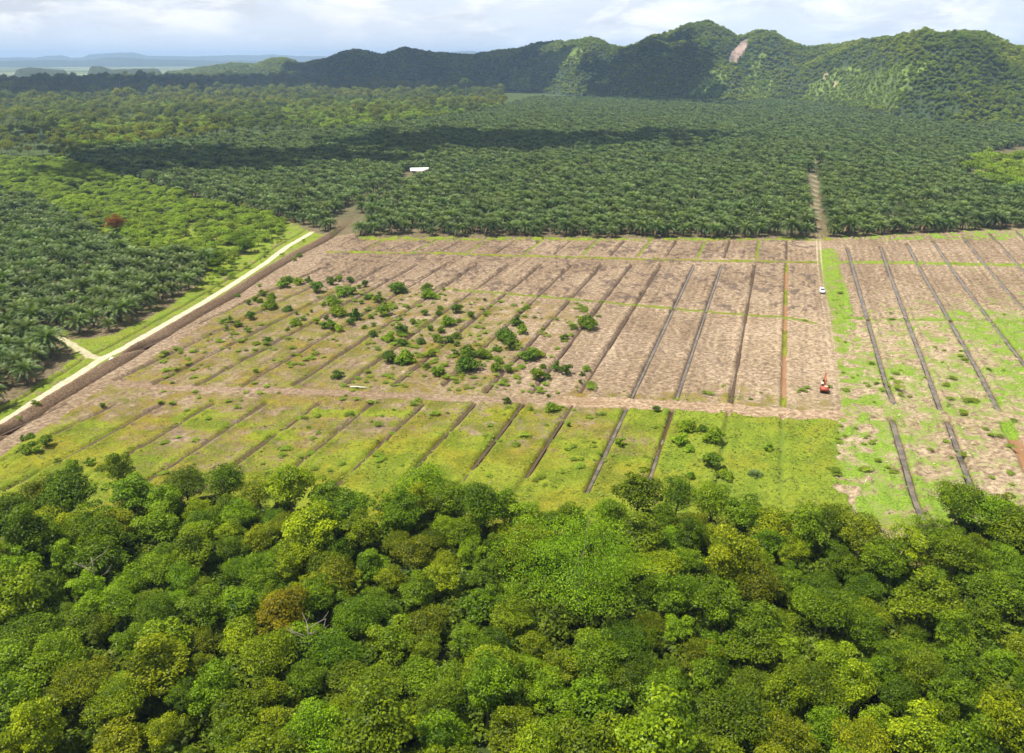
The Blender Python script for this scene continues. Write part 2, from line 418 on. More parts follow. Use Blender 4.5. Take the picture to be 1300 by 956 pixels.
PALM_M = [(82, 200), (208, 183), (311, 175), (430, 168), (603, 147), (640, 137), (672, 126), (760, 122), (850, 126), (936, 130), (1006, 130), (1092, 140), (1144, 150), (1231, 160), (1300, 160), (1900, 160), (1900, 268), (1300, 288.5), (1160, 297), (1030, 303), (457, 301), (448, 296), (425, 300), (404, 297), (375, 285), (330, 272), (290, 263), (235, 251), (200, 239), (150, 223), (110, 212)]
PATCH_R = [(1218, 212), (1250, 196), (1300, 186), (1450, 180), (1500, 240), (1300, 248), (1262, 242), (1232, 228)]
SHRUB = [(-500, 190), (0, 203), (60, 199), (110, 212), (150, 223), (200, 239), (235, 251), (290, 263), (330, 272), (374, 287), (352, 299), (322, 318), (298, 336), (282, 352), (264, 343), (235, 332), (165, 322), (125, 300), (92, 285), (41, 258), (0, 252), (-500, 225)]
FOREST_EDGE = np.array([(-200, 700), (0, 668), (60, 668), (100, 678), (135, 672), (165, 645), (250, 640), (380, 655), (440, 668), (475, 690), (500, 665), (540, 650), (620, 672), (700, 672), (760, 665), (860, 660), (950, 680), (1010, 695), (1060, 700), (1110, 725), (1145, 738), (1175, 712), (1210, 672), (1260, 668), (1300, 680), (1500, 700)], float)

# ------------------------------------------------------------------ ground sheet
def axis(lo, hi, step, far, n):
    mid = np.arange(lo, hi + step / 2, step)
    up = hi + (far - hi) * (np.linspace(0, 1, n + 1)[1:] ** 3.2) + np.arange(1, n + 1) * step
    dn = lo - (far + lo) * (np.linspace(0, 1, n + 1)[1:] ** 3.2) - np.arange(1, n + 1) * step
    return np.concatenate([dn[::-1], mid, up])
gx = axis(-190.0, 290.0, .38, 26000, 90)
gy = axis(112.0, 425.0, .38, 26000, 110)
X, Y = np.meshgrid(gx, gy); shp = X.shape; X = X.ravel(); Y = Y.ravel()
PX, PY = project(X, Y)
front = Y > 60
near = (X > -230) & (X < 330) & (Y > 90) & (Y < 470)
Z = np.zeros_like(X)
jit = (fbm(X / 5, Y / 5, 3, 3) - .5)
grass = np.full(X.shape, .9); pale = np.full(X.shape, .4); hue = np.zeros(X.shape); floor_ = np.zeros(X.shape)
road = np.zeros(X.shape); bund = np.zeros(X.shape); cut = np.zeros(X.shape); red = np.zeros(X.shape); pile = np.zeros(X.shape); farv = np.zeros(X.shape)
# smooth blend of the control points, in metres
cg = poly_ground(CTRL[:, :2]); w = np.zeros(near.sum()); gs = np.zeros_like(w); ps = np.zeros_like(w)
Xn, Yn = X[near], Y[near]
for (cx_, cy_), (_, _, g_, p_) in zip(cg, CTRL):
    k = 1 / (((Xn - cx_) ** 2 + (Yn - cy_) ** 2) + 60) ** 1.7
    w += k; gs += k * g_; ps += k * p_
grass[near] = gs / w; pale[near] = ps / w
Pxn, Pyn = PX[near], PY[near]
def put(arr, mask_n, val, f=None):
    idx = np.flatnonzero(near); v = arr[idx]; f = mask_n if f is None else f
    arr[idx] = v * (1 - f) + val * f
wob = (fbm(Xn / 3, Yn / 3, 3, 9) - .5)
lime = in_poly(Pxn + wob * 14, Pyn + wob * 8, LIME).astype(float)
grass_n = grass[near]; grass_n = np.where(lime > 0, 1.5, grass_n)
hue_n = sstep(1058, 1076, Pxn) * (1 - lime) * sstep(700, 640, Pyn)
hue_n = np.maximum(hue_n, lime * .22); grass_n = grass_n + .075 * hue_n; sw_ = sstep(.50, .66, fbm(Xn / 16, Yn / 7, 3, 44)) * (Pyn > 520) * (Pxn < 860); grass_n = grass_n + sw_ * .22
pile_n = np.zeros_like(w); Zn = (fbm(Xn / 9, Yn / 9, 3, 1) - .5) * .5 + (fbm(Xn / 1.6, Yn / 1.6, 3, 2) - .5) * .34
road_n = np.zeros_like(w); cut_n = np.zeros_like(w); red_n = np.zeros_like(w); bund_n = np.zeros_like(w); fl_n = np.zeros_like(w); pale_n = pale[near]
# windrows of dead brush in the upper plots, two broken rows in every plot
dirv = poly_ground([(861, 500), (861 + (VP[0] - 861) * 150 / 424., 350)]); dv = dirv[1] - dirv[0]; dv /= np.linalg.norm(dv); nv = np.array([dv[1], -dv[0]])
U = Xn * dv[0] + Yn * dv[1]; W = Xn * nv[0] + Yn * nv[1]
spots = vnoise(U / 2.3, W / 2.1, 21) * (.6 + .4 * vnoise(U / 9, W / 9, 5))
pale_n = pale_n + (fbm(W / 1.1, U / 30, 3, 23) - .5) * .75 + (fbm(Xn / 30, Yn / 30, 2, 24) - .5) * .45
upper = sstep(405, 380, Pyn + (Pxn - 700) * -.04) * (Pxn < 1035) * (Pxn > 400) * (Pyn > 300)
pile_n = sstep(.52, .66, spots) * np.clip(upper + .35 * (grass_n < .15), 0, 1) * (1 - sstep(.3, .5, grass_n))
rp = (Pxn > 1075) & (Pyn > 300)
lump = sstep(.55, .8, vnoise(U / 2.4 + 9, W / 2.4, 33))
Zn += pile_n * .45 + np.where(rp, lump * .45, 0)
# spoil banks and ditches
for P, hw, dp, wet in DG:
    lo = P.min(0) - 8; hi = P.max(0) + 8; m = (Xn > lo[0]) & (Xn < hi[0]) & (Yn > lo[1]) & (Yn < hi[1])
    if not m.any(): continue
    ix = np.flatnonzero(m); d, sd, al = dist_line(Xn[ix], Yn[ix], P)
    brk = sstep(.34, .55, fbm(al / 9 + hw * 50, al * 0 + P[0][0], 3, 4)) if wet in (0, 2) else np.ones_like(d)
    brk = np.maximum(brk, .5)
    hwv = hw * (.85 + .5 * fbm(al / 4, al * 0 + P[0][1], 2, 8)); c = sstep(hwv + .55, hwv * .55, d)
    bank = np.exp(-((d - hw - 1.3) / .9) ** 2) * np.where(sd > 0, .35, .22)
    Zn[ix] = Zn[ix] * (1 - c) + bank * (1 - c) - dp * c * (brk if wet != 1 else 1)
    edge = sstep(hwv + .65, hwv * .7, d)
    if wet in (0, 1): cut_n[ix] = np.maximum(cut_n[ix], edge * brk * (.85 if wet == 1 else .75))
    if wet == 3: red_n[ix] = np.maximum(red_n[ix], edge); grass_n[ix] = np.where(edge > .3, .25 * (fbm(al / 16, al * 0, 2, 7) > .55) * 3, grass_n[ix])
    if wet == 2: gq = .5 + .9 * fbm(al / 5, al * 0 + P[0][0], 3, 19); grass_n[ix] = np.maximum(grass_n[ix], edge * gq); hue_n[ix] = np.maximum(hue_n[ix], edge * .55); cut_n[ix] = np.maximum(cut_n[ix], edge * .5)
    pile_n[ix] *= 1 - edge
    if wet == 0: grass_n[ix] += np.exp(-((d - 2.2) / 1.2) ** 2) * .06
def along(P, hw, soft=.6):
    d, sd, al = dist_line(Xn, Yn, P); return sstep(hw + soft, hw - soft * .3, d + wob * soft * 1.2), d, sd, al
# canal with its bank of dug soil
f, d, sd, al = along(CANAL, 3.0, .6)
sdist = d * sd
f3 = sstep(3.1, 2.4, d)
Zn += f3 * (np.exp(-((sdist - 1.0) / 1.5) ** 2) * 1.5 - np.exp(-((sdist + 2.2) / .8) ** 2) * 1.6)
bund_n = np.maximum(bund_n, f3); cut_n = np.maximum(cut_n, np.exp(-((sdist + 2.2) / .7) ** 2)); grass_n = np.where(f3 > .3, .08, grass_n); pile_n *= 1 - f3
leftside = sdist > 3.2
in_L = in_poly(Pxn, Pyn, PALM_L); in_M = in_poly(Pxn, Pyn, PALM_M); in_S = in_poly(Pxn, Pyn, SHRUB)
west = (sd > 0) & (d > 3)
grass_n = np.where(west, .72 + wob * .5, grass_n); hue_n = np.where(west, .45, hue_n); cut_n = np.where(west & (d > 4), 0, cut_n); pile_n = np.where(west, 0, pile_n)
f, d, sd, al = along(BAND, 3.4, 1.4); f = f * (1 - f3) * ~west
grass_n = grass_n * (1 - f) + .12 * f; pale_n = pale_n * (1 - f) + .42 * f; cut_n *= 1 - f; Zn = Zn * (1 - .5 * f)
topw = sstep(345, 318, Pyn) * (Pxn < 470) * (Pxn > 395) * ~west; grass_n = grass_n * (1 - topw * .8)
# roadside drain on the plantation side
f, d, sd, al = along(ROAD, 1.35, .45)
dr = np.exp(-((d - 6.0) / .6) ** 2) * (sd > 0); Zn -= dr * .8; cut_n = np.maximum(cut_n, dr * .8)
f = f * (1 - .85 * sstep(298, 292, Pyn)); road_n = np.maximum(road_n, f * (1 - .45 * np.exp(-(d / .28) ** 2) * sstep(.35, .6, fbm(al / 9, al * 0, 2, 66)))); Zn = Zn * (1 - f) + .08 * f
f, d, sd, al = along(BRANCH, 1.3, .6); f = f * west; road_n = np.maximum(road_n, f * .6); Zn = Zn * (1 - f) + .08 * f; cut_n *= 1 - f
# vertical track: two ruts
f, d, sd, al = along(TRACK, 1.7, .8); rut = np.exp(-((d - .85) / .42) ** 2); ontr = f * (1 - lime)
road_n = np.maximum(road_n, ontr * ((.18 + .5 * rut) * (.5 + .8 * fbm(al / 7, al * 0 + .5, 2, 3)) * (.55 + .45 * sstep(350, 325, Pyn)) * (1 - .8 * sstep(525, 545, Pyn)) * (1 - .4 * sstep(312, 300, Pyn))))
Zn = Zn * (1 - f * .8) - rut * .12 * f; grass_n = grass_n * (1 - ontr * .8) + ontr * .3; cut_n *= 1 - f; pile_n *= 1 - f
f, d, sd, al = along(XTRACK, 1.6, .8); grass_n = grass_n * (1 - .75 * f) + .1 * f; cut_n *= 1 - f; Zn = Zn * (1 - .8 * f); bund_n = np.maximum(bund_n, f * .45); pale_n = np.maximum(pale_n, f * .6)
f, d, sd, al = along(TANROAD, 2.9, 1.2); grass_n = grass_n * (1 - f); pale_n = pale_n * (1 - f) + .95 * f; cut_n *= 1 - f; red_n = np.maximum(red_n, f * .22)
f, d, sd, al = along(STRIP_L, 1.7, .9); grass_n = grass_n * (1 - f) + (.78 + wob * .8) * f; hue_n = hue_n * (1 - f) + .12 * f; cut_n *= 1 - f; pile_n *= 1 - f
f, d, sd, al = along(STRIP_R, 2.0, .9); grass_n = grass_n * (1 - f) + (.85 + wob) * f; hue_n = hue_n * (1 - f) + .5 * f; cut_n *= 1 - f * .8
f, d, sd, al = along(GREEN_R, 3.6, 2.2); grass_n = grass_n * (1 - f) + (.74 - .2 * sstep(380, 430, Pyn) + wob * .8) * f; hue_n = np.maximum(hue_n, f * .8)
f, d, sd, al = along(RPATH, 2.0, 1.4); grass_n = grass_n * (1 - f) + .5 * f; cut_n *= 1 - f; Zn = Zn * (1 - .7 * f)
topg = sstep(303, 300, Pyn - 5 + wob * 6) * (Pyn > 285) * (Pxn > 455); grass_n = np.maximum(grass_n, topg * (.66 + wob * 1.6 - .2 * (Pxn > 1050))); hue_n = np.maximum(hue_n, topg * .35)
# tall grass swells between the lower ditches
sw = sstep(.62, .95, grass_n) * (~west); Zn += sw * (fbm(Xn / 4, Yn / 4, 2, 6) * .7)
# planting floor
pf = (in_L | in_M) & (road_n < .3)
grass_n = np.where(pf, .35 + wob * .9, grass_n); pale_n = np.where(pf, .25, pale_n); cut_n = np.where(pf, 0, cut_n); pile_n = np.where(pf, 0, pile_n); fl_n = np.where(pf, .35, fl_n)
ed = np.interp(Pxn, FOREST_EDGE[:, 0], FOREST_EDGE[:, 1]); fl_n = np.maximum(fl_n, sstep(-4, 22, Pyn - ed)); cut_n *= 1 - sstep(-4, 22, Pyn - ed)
ix = np.flatnonzero(near)
for arr, v in ((grass, grass_n), (pale, pale_n), (hue, hue_n), (floor_, fl_n), (road, road_n), (bund, bund_n), (cut, cut_n), (red, red_n), (pile, pile_n)): arr[ix] = v
edgefade = np.minimum.reduce([sstep(-230, -190, Xn), sstep(330, 290, Xn), sstep(90, 112, Yn), sstep(470, 425, Yn)])
Z[ix] = Zn * edgefade
fr = ~near
floor_[fr] = .9; hue[fr] = .4
inp = in_poly(PX, PY, PALM_M) & front & fr; floor_[inp] = .6; grass[inp] = .25
d_, _, _ = dist_line(X, Y, TRACK); road = np.maximum(road, np.where(fr & front, sstep(2.6, 1.4, d_) * .45, 0))
D = np.hypot(X, Y)
farv = sstep(3700, 4100, D) * front * sstep(.34, .42, fbm(X / 1500, Y / 500, 3, 12))
floor_ = floor_ * (1 - farv)
gmesh_attrs = dict(grass=grass, pale=pale, hue=hue, floor=floor_, road=road, bund=bund, cut=cut, red=red, pile=pile, openland=farv)
ny, nx = shp; i = np.arange(ny - 1)[:, None] * nx + np.arange(nx - 1)[None, :]
GF = np.stack([i, i + 1, i + nx + 1, i + nx], -1).reshape(-1, 4)

def ground_material():
    m, nt, b = new_mat('ground_soil_and_grass'); geo = N(nt, 'ShaderNodeNewGeometry'); P = geo.outputs['Position']
    a = {k: attr(nt, k) for k in ('grass', 'pale', 'hue', 'floor', 'road', 'bund', 'cut', 'red', 'pile', 'openland')}
    mp = N(nt, 'ShaderNodeMapping'); L(nt, P, mp.inputs[0]); mp.inputs['Scale'].default_value = (.85, 1.0, 1)
    n1 = noise(nt, P, 1.9, 4, .7); n2 = noise(nt, mp.outputs[0], .8, 5, .68, .25); n3 = noise(nt, P, .07, 3); n4 = noise(nt, P, 5.5, 2, .6)
    # dead litter / bare soil
    soil = mix(nt, smap(nt, math_n(nt, 'ADD', math_n(nt, 'MULTIPLY', n1, .6), math_n(nt, 'MULTIPLY', n2, .4)), .40, .62), (.100, .067, .043), (.255, .178, .115))
    palec = mix(nt, smap(nt, math_n(nt, 'ADD', math_n(nt, 'MULTIPLY', n2, .6), math_n(nt, 'MULTIPLY', n4, .4)), .36, .66), (.165, .115, .070), (.62, .495, .345))
    soil = mix(nt, math_n(nt, 'ADD', a['pale'], math_n(nt, 'MULTIPLY', math_n(nt, 'SUBTRACT', n2, .5), .9), True), soil, palec)
    soil = mix(nt, smap(nt, n4, .50, .64), soil, mix(nt, 1.0, soil, (.62, .58, .55), 'MULTIPLY'))
    soil = mix(nt, math_n(nt, 'MULTIPLY', a['pile'], .72), soil, mix(nt, n1, (.045, .032, .028), (.17, .12, .10)))
    soil = mix(nt, math_n(nt, 'MULTIPLY', a['bund'], .85), soil, mix(nt, smap(nt, n1, .35, .65), (.11, .07, .042), (.26, .175, .11)))
    soil = mix(nt, a['red'], soil, mix(nt, n1, (.20, .10, .05), (.36, .21, .11)))
    soil = mix(nt, smap(nt, noise(nt, P, .035, 4, .6), .40, .60), mix(nt, 1.0, soil, (.88, .86, .82), 'MULTIPLY'), soil)
    # grass cover
    yel = mix(nt, smap(nt, n1, .3, .7), (.115, .145, .010), (.235, .275, .020))
    olive = mix(nt, smap(nt, n1, .3, .7), (.10, .085, .020), (.26, .205, .05))
    fresh = mix(nt, smap(nt, n1, .3, .7), (.085, .16, .014), (.23, .33, .035))
    g = mix(nt, smap(nt, math_n(nt, 'ADD', a['grass'], math_n(nt, 'MULTIPLY', math_n(nt, 'SUBTRACT', n2, .5), .9)), .45, .85), olive, yel)
    g = mix(nt, smap(nt, noise(nt, P, .12, 4), .42, .62), g, mix(nt, 1.0, g, (.66, .74, .6), 'MULTIPLY'))
    g = mix(nt, smap(nt, noise(nt, P, .055, 4), .46, .60), g, mix(nt, 1.0, g, (1.08, .90, .85), 'MULTIPLY'))
    g = mix(nt, a['hue'], g, fresh)
    n5 = noise(nt, P, .17, 4, .6); nn = math_n(nt, 'ADD', math_n(nt, 'MULTIPLY', n5, .45), math_n(nt, 'ADD', math_n(nt, 'MULTIPLY', n2, .33), math_n(nt, 'MULTIPLY', n1, .22)))
    gm = smap(nt, math_n(nt, 'ADD', math_n(nt, 'MULTIPLY', a['grass'], .46), nn), .695, .80)
    c = mix(nt, gm, soil, g)
    c = mix(nt, smap(nt, math_n(nt, 'ADD', a['cut'], math_n(nt, 'MULTIPLY', math_n(nt, 'SUBTRACT', n1, .5), 1.3)), .38, .85), c, mix(nt, n1, (.028, .015, .008), (.12, .07, .036)))
    rc = mix(nt, smap(nt, n2, .3, .7), (.40, .33, .22), (.58, .51, .38))
    c = mix(nt, smap(nt, math_n(nt, 'ADD', a['road'], math_n(nt, 'MULTIPLY', math_n(nt, 'SUBTRACT', n1, .5), .7)), .15, .85), c, rc)
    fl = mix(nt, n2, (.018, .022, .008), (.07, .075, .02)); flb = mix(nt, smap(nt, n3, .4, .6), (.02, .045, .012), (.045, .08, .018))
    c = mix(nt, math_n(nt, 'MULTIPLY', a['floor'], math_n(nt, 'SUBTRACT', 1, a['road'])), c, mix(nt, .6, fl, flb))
    c = mix(nt, a['openland'], c, mix(nt, smap(nt, noise(nt, P, .002, 4), .4, .6), (.06, .09, .04), (.20, .22, .13)))
    L(nt, c, b.inputs['Base Color']); b.inputs['Roughness'].default_value = .95; b.inputs['Specular IOR Level'].default_value = .15
    bp = N(nt, 'ShaderNodeBump'); bp.inputs['Strength'].default_value = .9; bp.inputs['Distance'].default_value = .5
    L(nt, math_n(nt, 'ADD', n1, math_n(nt, 'MULTIPLY', n4, .5)), bp.inputs['Height']); L(nt, bp.outputs[0], b.inputs['Normal'])
    return m
gm = make_mesh('ground', np.stack([X, Y, Z], 1), [GF], [ground_material()], attrs=gmesh_attrs, smooth=True)
go = link('ground', gm); go['kind'] = 'structure'; go['label'] = 'cleared plantation land with soil, dry litter and yellow green grass'

def ground_z(x, y):
    j = np.clip(np.searchsorted(gx, x) - 1, 0, nx - 2); k = np.clip(np.searchsorted(gy, y) - 1, 0, ny - 2)
    return Z.reshape(shp)[k, j]

# water lying in the ditches
M_WATER, nt, b = new_mat('ditch_water')
b.inputs['Base Color'].default_value = (.085, .075, .06, 1); b.inputs['Roughness'].default_value = .28
geo = N(nt, 'ShaderNodeNewGeometry'); nz = noise(nt, geo.outputs['Position'], .35, 4, .6)
L(nt, mix(nt, smap(nt, nz, .4, .6), (.07, .056, .042), (.14, .115, .082)), b.inputs['Base Color'])
wa = Acc()
for P, hw, dp, wet in DG:
    if wet != 1: continue
    n = max(2, int(np.linalg.norm(P[-1] - P[0]) / 4)); s = np.linspace(0, 1, n)
    seg = np.concatenate([[0], np.cumsum(np.linalg.norm(np.diff(P, axis=0), axis=1))]); s = s * seg[-1]
    Q = np.stack([np.interp(s, seg, P[:, 0]), np.interp(s, seg, P[:, 1])], 1); t = np.gradient(Q, axis=0); t /= np.linalg.norm(t, axis=1, keepdims=True)
    nn = np.stack([t[:, 1], -t[:, 0]], 1) * ((hw + .02) * (.55 + .7 * fbm(s / 7, s * 0 + P[0][0], 3, 9)))[:, None]
    V = np.zeros((n * 2, 3)); V[::2, :2] = Q + nn; V[1::2, :2] = Q - nn; V[:, 2] = -dp * .48
    wa.add(V, [[2 * k, 2 * k + 1, 2 * k + 3, 2 * k + 2] for k in range(n - 1)])
ma = Acc()
for P, hw, dp, wet in DG:
    if wet != 0: continue
    n = max(2, int(np.linalg.norm(P[-1] - P[0]) / 1.5)); seg = np.concatenate([[0], np.cumsum(np.linalg.norm(np.diff(P, axis=0), axis=1))]); s = np.linspace(0, 1, n) * seg[-1]
    Q = np.stack([np.interp(s, seg, P[:, 0]), np.interp(s, seg, P[:, 1])], 1); t = np.gradient(Q, axis=0); t /= np.linalg.norm(t, axis=1, keepdims=True)
    nn = np.stack([t[:, 1], -t[:, 0]], 1) * ((hw - .06) * (.45 + .9 * fbm(s / 4, s * 0 + P[0][0], 3, 9)))[:, None]
    V = np.zeros((n * 2, 3)); V[::2, :2] = Q + nn; V[1::2, :2] = Q - nn; V[:, 2] = -dp * .16 - .12 * np.repeat(fbm(s / 5, s * 0 + 3, 2, 3), 2)
    ma.add(V, [[2 * k, 2 * k + 1, 2 * k + 3, 2 * k + 2] for k in range(n - 1)])
mo = link('mud', ma.mesh('mud', [flat_mat('wet_mud', (.055, .030, .015), .8, 0, .6, .5)])); mo['kind'] = 'structure'; mo['label'] = 'dark wet mud in the narrow drainage furrows'
wo = link('water', wa.mesh('water', [M_WATER])); wo['kind'] = 'structure'; wo['label'] = 'still grey water in the drainage ditches'

# ------------------------------------------------------------------ grass tufts and litter in relief (stuff)
sel = np.flatnonzero(near & (grass > .5) & (floor_ < .5) & (cut < .4) & (road < .25) & (Y < 330))
nnz = fbm(X[sel] * .9, Y[sel] * .9, 2, 14); pk = sel[(rng.random(len(sel)) < np.clip((grass[sel] - .45) * .2, 0, .13) * (nnz > .42))]
n = len(pk); bx = X[pk] + rng.uniform(-.3, .3, n); by = Y[pk] + rng.uniform(-.3, .3, n); bz = Z[pk]
hgt = rng.uniform(.12, .34, n) * (1 + .3 * (grass[pk] > 1)); V = []; A = []; Fs = []
for k in range(4):
    an = rng.uniform(0, 2 * PI, n); wd = rng.uniform(.10, .22, n); ln = rng.uniform(.25, .7, n)
    ox, oy = np.cos(an), np.sin(an)
    V.append(np.stack([np.stack([bx - oy * wd, by + ox * wd, bz - .05], 1), np.stack([bx + oy * wd, by - ox * wd, bz - .05], 1), np.stack([bx + ox * ln, by + oy * ln, bz + hgt], 1)], 1))
V = np.concatenate(V).reshape(-1, 3); Fs = np.arange(len(V)).reshape(-1, 3)
hv = np.tile(np.repeat(hue[pk], 3), 4); sv = np.tile(np.repeat(rng.random(n), 3), 4)
M_GRASS, nt, b = new_mat('grass_blades'); s_ = attr(nt, 'shade'); h_ = attr(nt, 'hue')
c = mix(nt, h_, mix(nt, s_, (.12, .15, .012), (.25, .29, .022)), mix(nt, s_, (.08, .16, .014), (.22, .33, .035)))
L(nt, c, b.inputs['Base Color']); b.inputs['Roughness'].default_value = .7
tr = N(nt, 'ShaderNodeBsdfTranslucent'); L(nt, c, tr.inputs['Color']); ms = N(nt, 'ShaderNodeMixShader'); ms.inputs[0].default_value = .3
L(nt, b.outputs[0], ms.inputs[1]); L(nt, tr.outputs[0], ms.inputs[2]); L(nt, ms.outputs[0], nt.nodes['Material Output'].inputs['Surface'])
gro = link('grass', make_mesh('grass', V, [Fs], [M_GRASS], attrs={'shade': sv, 'hue': hv}))
tag(gro, 'yellow green grass tufts covering the lower plots and verges', 'grass', kind='stuff')

sel = np.flatnonzero(near & (grass < .6) & (floor_ < .2) & (road < .2) & (bund < .3) & (cut < .3) & (PX > 380) & (PY > 300) & (PY < 640))
pr = .012 + .10 * pile[sel] + .02 * (pale[sel] > .7); pk = sel[rng.random(len(sel)) < pr]
n = len(pk); C = np.stack([X[pk] + rng.uniform(-.4, .4, n), Y[pk] + rng.uniform(-.4, .4, n), Z[pk] + rng.uniform(.02, .25, n) + pile[pk] * .2], 1)
da = Acc(); Nm = rng.normal(size=(n, 3)) * .5 + np.array([0, 0, 1.0]); leaves(da, C, Nm, rng.uniform(.35, 1.1, n), np.clip(rng.normal(.5, .25, n) * (1 - .55 * pile[pk]) + .35 * (pale[pk] > .7), 0, 1), 0, .28)
M_DEB, nt, b = new_mat('dead_litter'); L(nt, mix(nt, attr(nt, 'shade'), (.06, .042, .032), (.52, .42, .32)), b.inputs['Base Color']); b.inputs['Roughness'].default_value = .9
tag(link('debris', da.mesh('debris', [M_DEB])), 'dry brown litter and dead brush strewn over the cleared plots', 'debris', kind='stuff')

# ------------------------------------------------------------------ hills
SKY = np.array([(200,97),(225,92),(250,88),(273,85),(294,82),(322,84),(346,76),(363,76),(381,83),(415,77),(433,70),(451,66),(475,70),(487,72),(513,63),(534,68),(551,70),(582,72),(603,73),(634,67),(655,67),(686,58),(717,56),(752,52),(764,56),(776,63),(790,65),(807,60),(825,51),(845,47),(871,36),(895,33),(916,41),(933,50),(942,50),(957,43),(978,45),(999,56),(1023,65),(1037,63),(1058,61),(1092,55),(1127,53),(1168,45),(1189,51),(1224,45),(1245,45),(1265,55),(1286,64),(1300,66),(1360,60),(1450,50),(1600,70),(1800,85)], float)
BASE = np.array([(q[0], float(np.hypot(*ground(*q)[:2]))) for q in [(200,97),(300,101),(450,110),(600,113),(741,123),(850,127),(936,132),(1006,130),(1092,141),(1144,155),(1231,162),(1300,163),(1500,168),(1800,170)]])
def hill_height(px, r):
    B = np.interp(px, BASE[:, 0], BASE[:, 1]); R = B * 1.22 + 120
    el = tan_el(px, np.interp(px, SKY[:, 0], SKY[:, 1]))
    pk = np.maximum(CAM_H + R * el, 6)
    t = (r - B) / (R - B)
    az = azim(px); wx = r * np.sin(az); wy = r * np.cos(az)
    rid = 1 - np.abs(2 * fbm(wx / 260, wy / 260, 3, 20) - 1) * 2; rid2 = fbm(wx / 90, wy / 90, 3, 24) - .5
    tt = np.clip(t + (rid * .34 + rid2 * .16) * np.clip(t * 3, 0, 1) * np.clip((1 - t) * 3, 0, 1), 0, 1)
    up = np.where(tt < 1, np.sin(tt * PI / 2) ** 1.25, 1)
    back = np.clip(1 - np.clip(t - 1, 0, 9) / 1.3, 0, 1); back = back * back * (3 - 2 * back)
    h = pk * up * np.where(t > 1, back, 1)
    sh = sstep(200, 235, px) * sstep(1800, 1600, px)
    return np.where(t > 0, h * sh, 0) - .5, wx, wy, t
pxs = np.linspace(200, 1800, 900); ts = np.linspace(-.02, 2.35, 90)
PXg, Tg = np.meshgrid(pxs, ts); Bg = np.interp(PXg, BASE[:, 0], BASE[:, 1]); Rg = Bg * 1.22 + 120; rg = Bg + Tg * (Rg - Bg)
hz, hx, hy, ht = hill_height(PXg, rg)
nyh, nxh = PXg.shape; i = np.arange(nyh - 1)[:, None] * nxh + np.arange(nxh - 1)[None, :]
HF = np.stack([i, i + 1, i + nxh + 1, i + nxh], -1).reshape(-1, 4)
# open (treeless) slopes and the bare rock slab, found by where they are seen
hpx, hpy = project(hx, hy, hz)
OPEN = [[(1005,128),(1030,108),(1060,88),(1085,85),(1110,92),(1145,84),(1180,70),(1192,72),(1170,96),(1150,118),(1140,140),(1090,136),(1050,132)],
        [(935,110),(955,95),(975,88),(985,100),(978,122),(950,124)], [(948,78),(965,62),(975,66),(970,84),(955,90)],
        [(645,112),(650,92),(670,84),(680,92),(672,110)], [(700,80),(715,55),(735,52),(740,68),(722,84)], [(870,128),(880,100),(900,88),(925,90),(915,128)]]
ROCK = [(924, 78), (930, 66), (940, 54), (948, 50), (951, 54), (944, 66), (936, 79)]
BARE = [(1048, 96, 2.2), (1060, 107, 1.8), (1172, 89, 2.2), (1143, 84, 1.3), (1103, 140, 1.5), (948, 52, 2.2)]
def open_mask(px, py):
    w_ = (fbm(px / 9, py / 9, 2, 40) - .5); m = np.zeros(px.shape)
    for q in OPEN: m = np.maximum(m, in_poly(px + w_ * 16, py + w_ * 12, q).astype(float))
    return m
om = open_mask(hpx, hpy) * (ht < 1)
rk = in_poly(hpx, hpy, ROCK).astype(float) * (ht < 1)
br = np.zeros_like(rk)
for bx_, by_, br_ in BARE: br = np.maximum(br, ((hpx - bx_) ** 2 + ((hpy - by_) * 1.6) ** 2 < (br_ * 1.4) ** 2).astype(float))
M_HILLG, nt, b = new_mat('hill_ground'); geo = N(nt, 'ShaderNodeNewGeometry'); P_ = geo.outputs['Position']
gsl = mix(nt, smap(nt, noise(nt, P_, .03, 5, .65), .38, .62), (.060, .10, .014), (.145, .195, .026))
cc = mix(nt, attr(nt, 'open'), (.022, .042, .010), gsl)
cc = mix(nt, attr(nt, 'bare'), cc, (.42, .29, .19)); cc = mix(nt, attr(nt, 'rock'), cc, mix(nt, smap(nt, noise(nt, P_, .05, 5), .4, .6), (.12, .09, .08), (.28, .20, .16)))
L(nt, cc, b.inputs['Base Color']); b.inputs['Roughness'].default_value = .95
hm = make_mesh('hills', np.stack([hx.ravel(), hy.ravel(), hz.ravel()], 1), [HF], [M_HILLG], attrs={'open': om.ravel(), 'rock': rk.ravel(), 'bare': br.ravel()}, smooth=True)
ho = link('hills', hm); ho['kind'] = 'structure'; ho['label'] = 'forested limestone ridge behind the oil palm plantation'

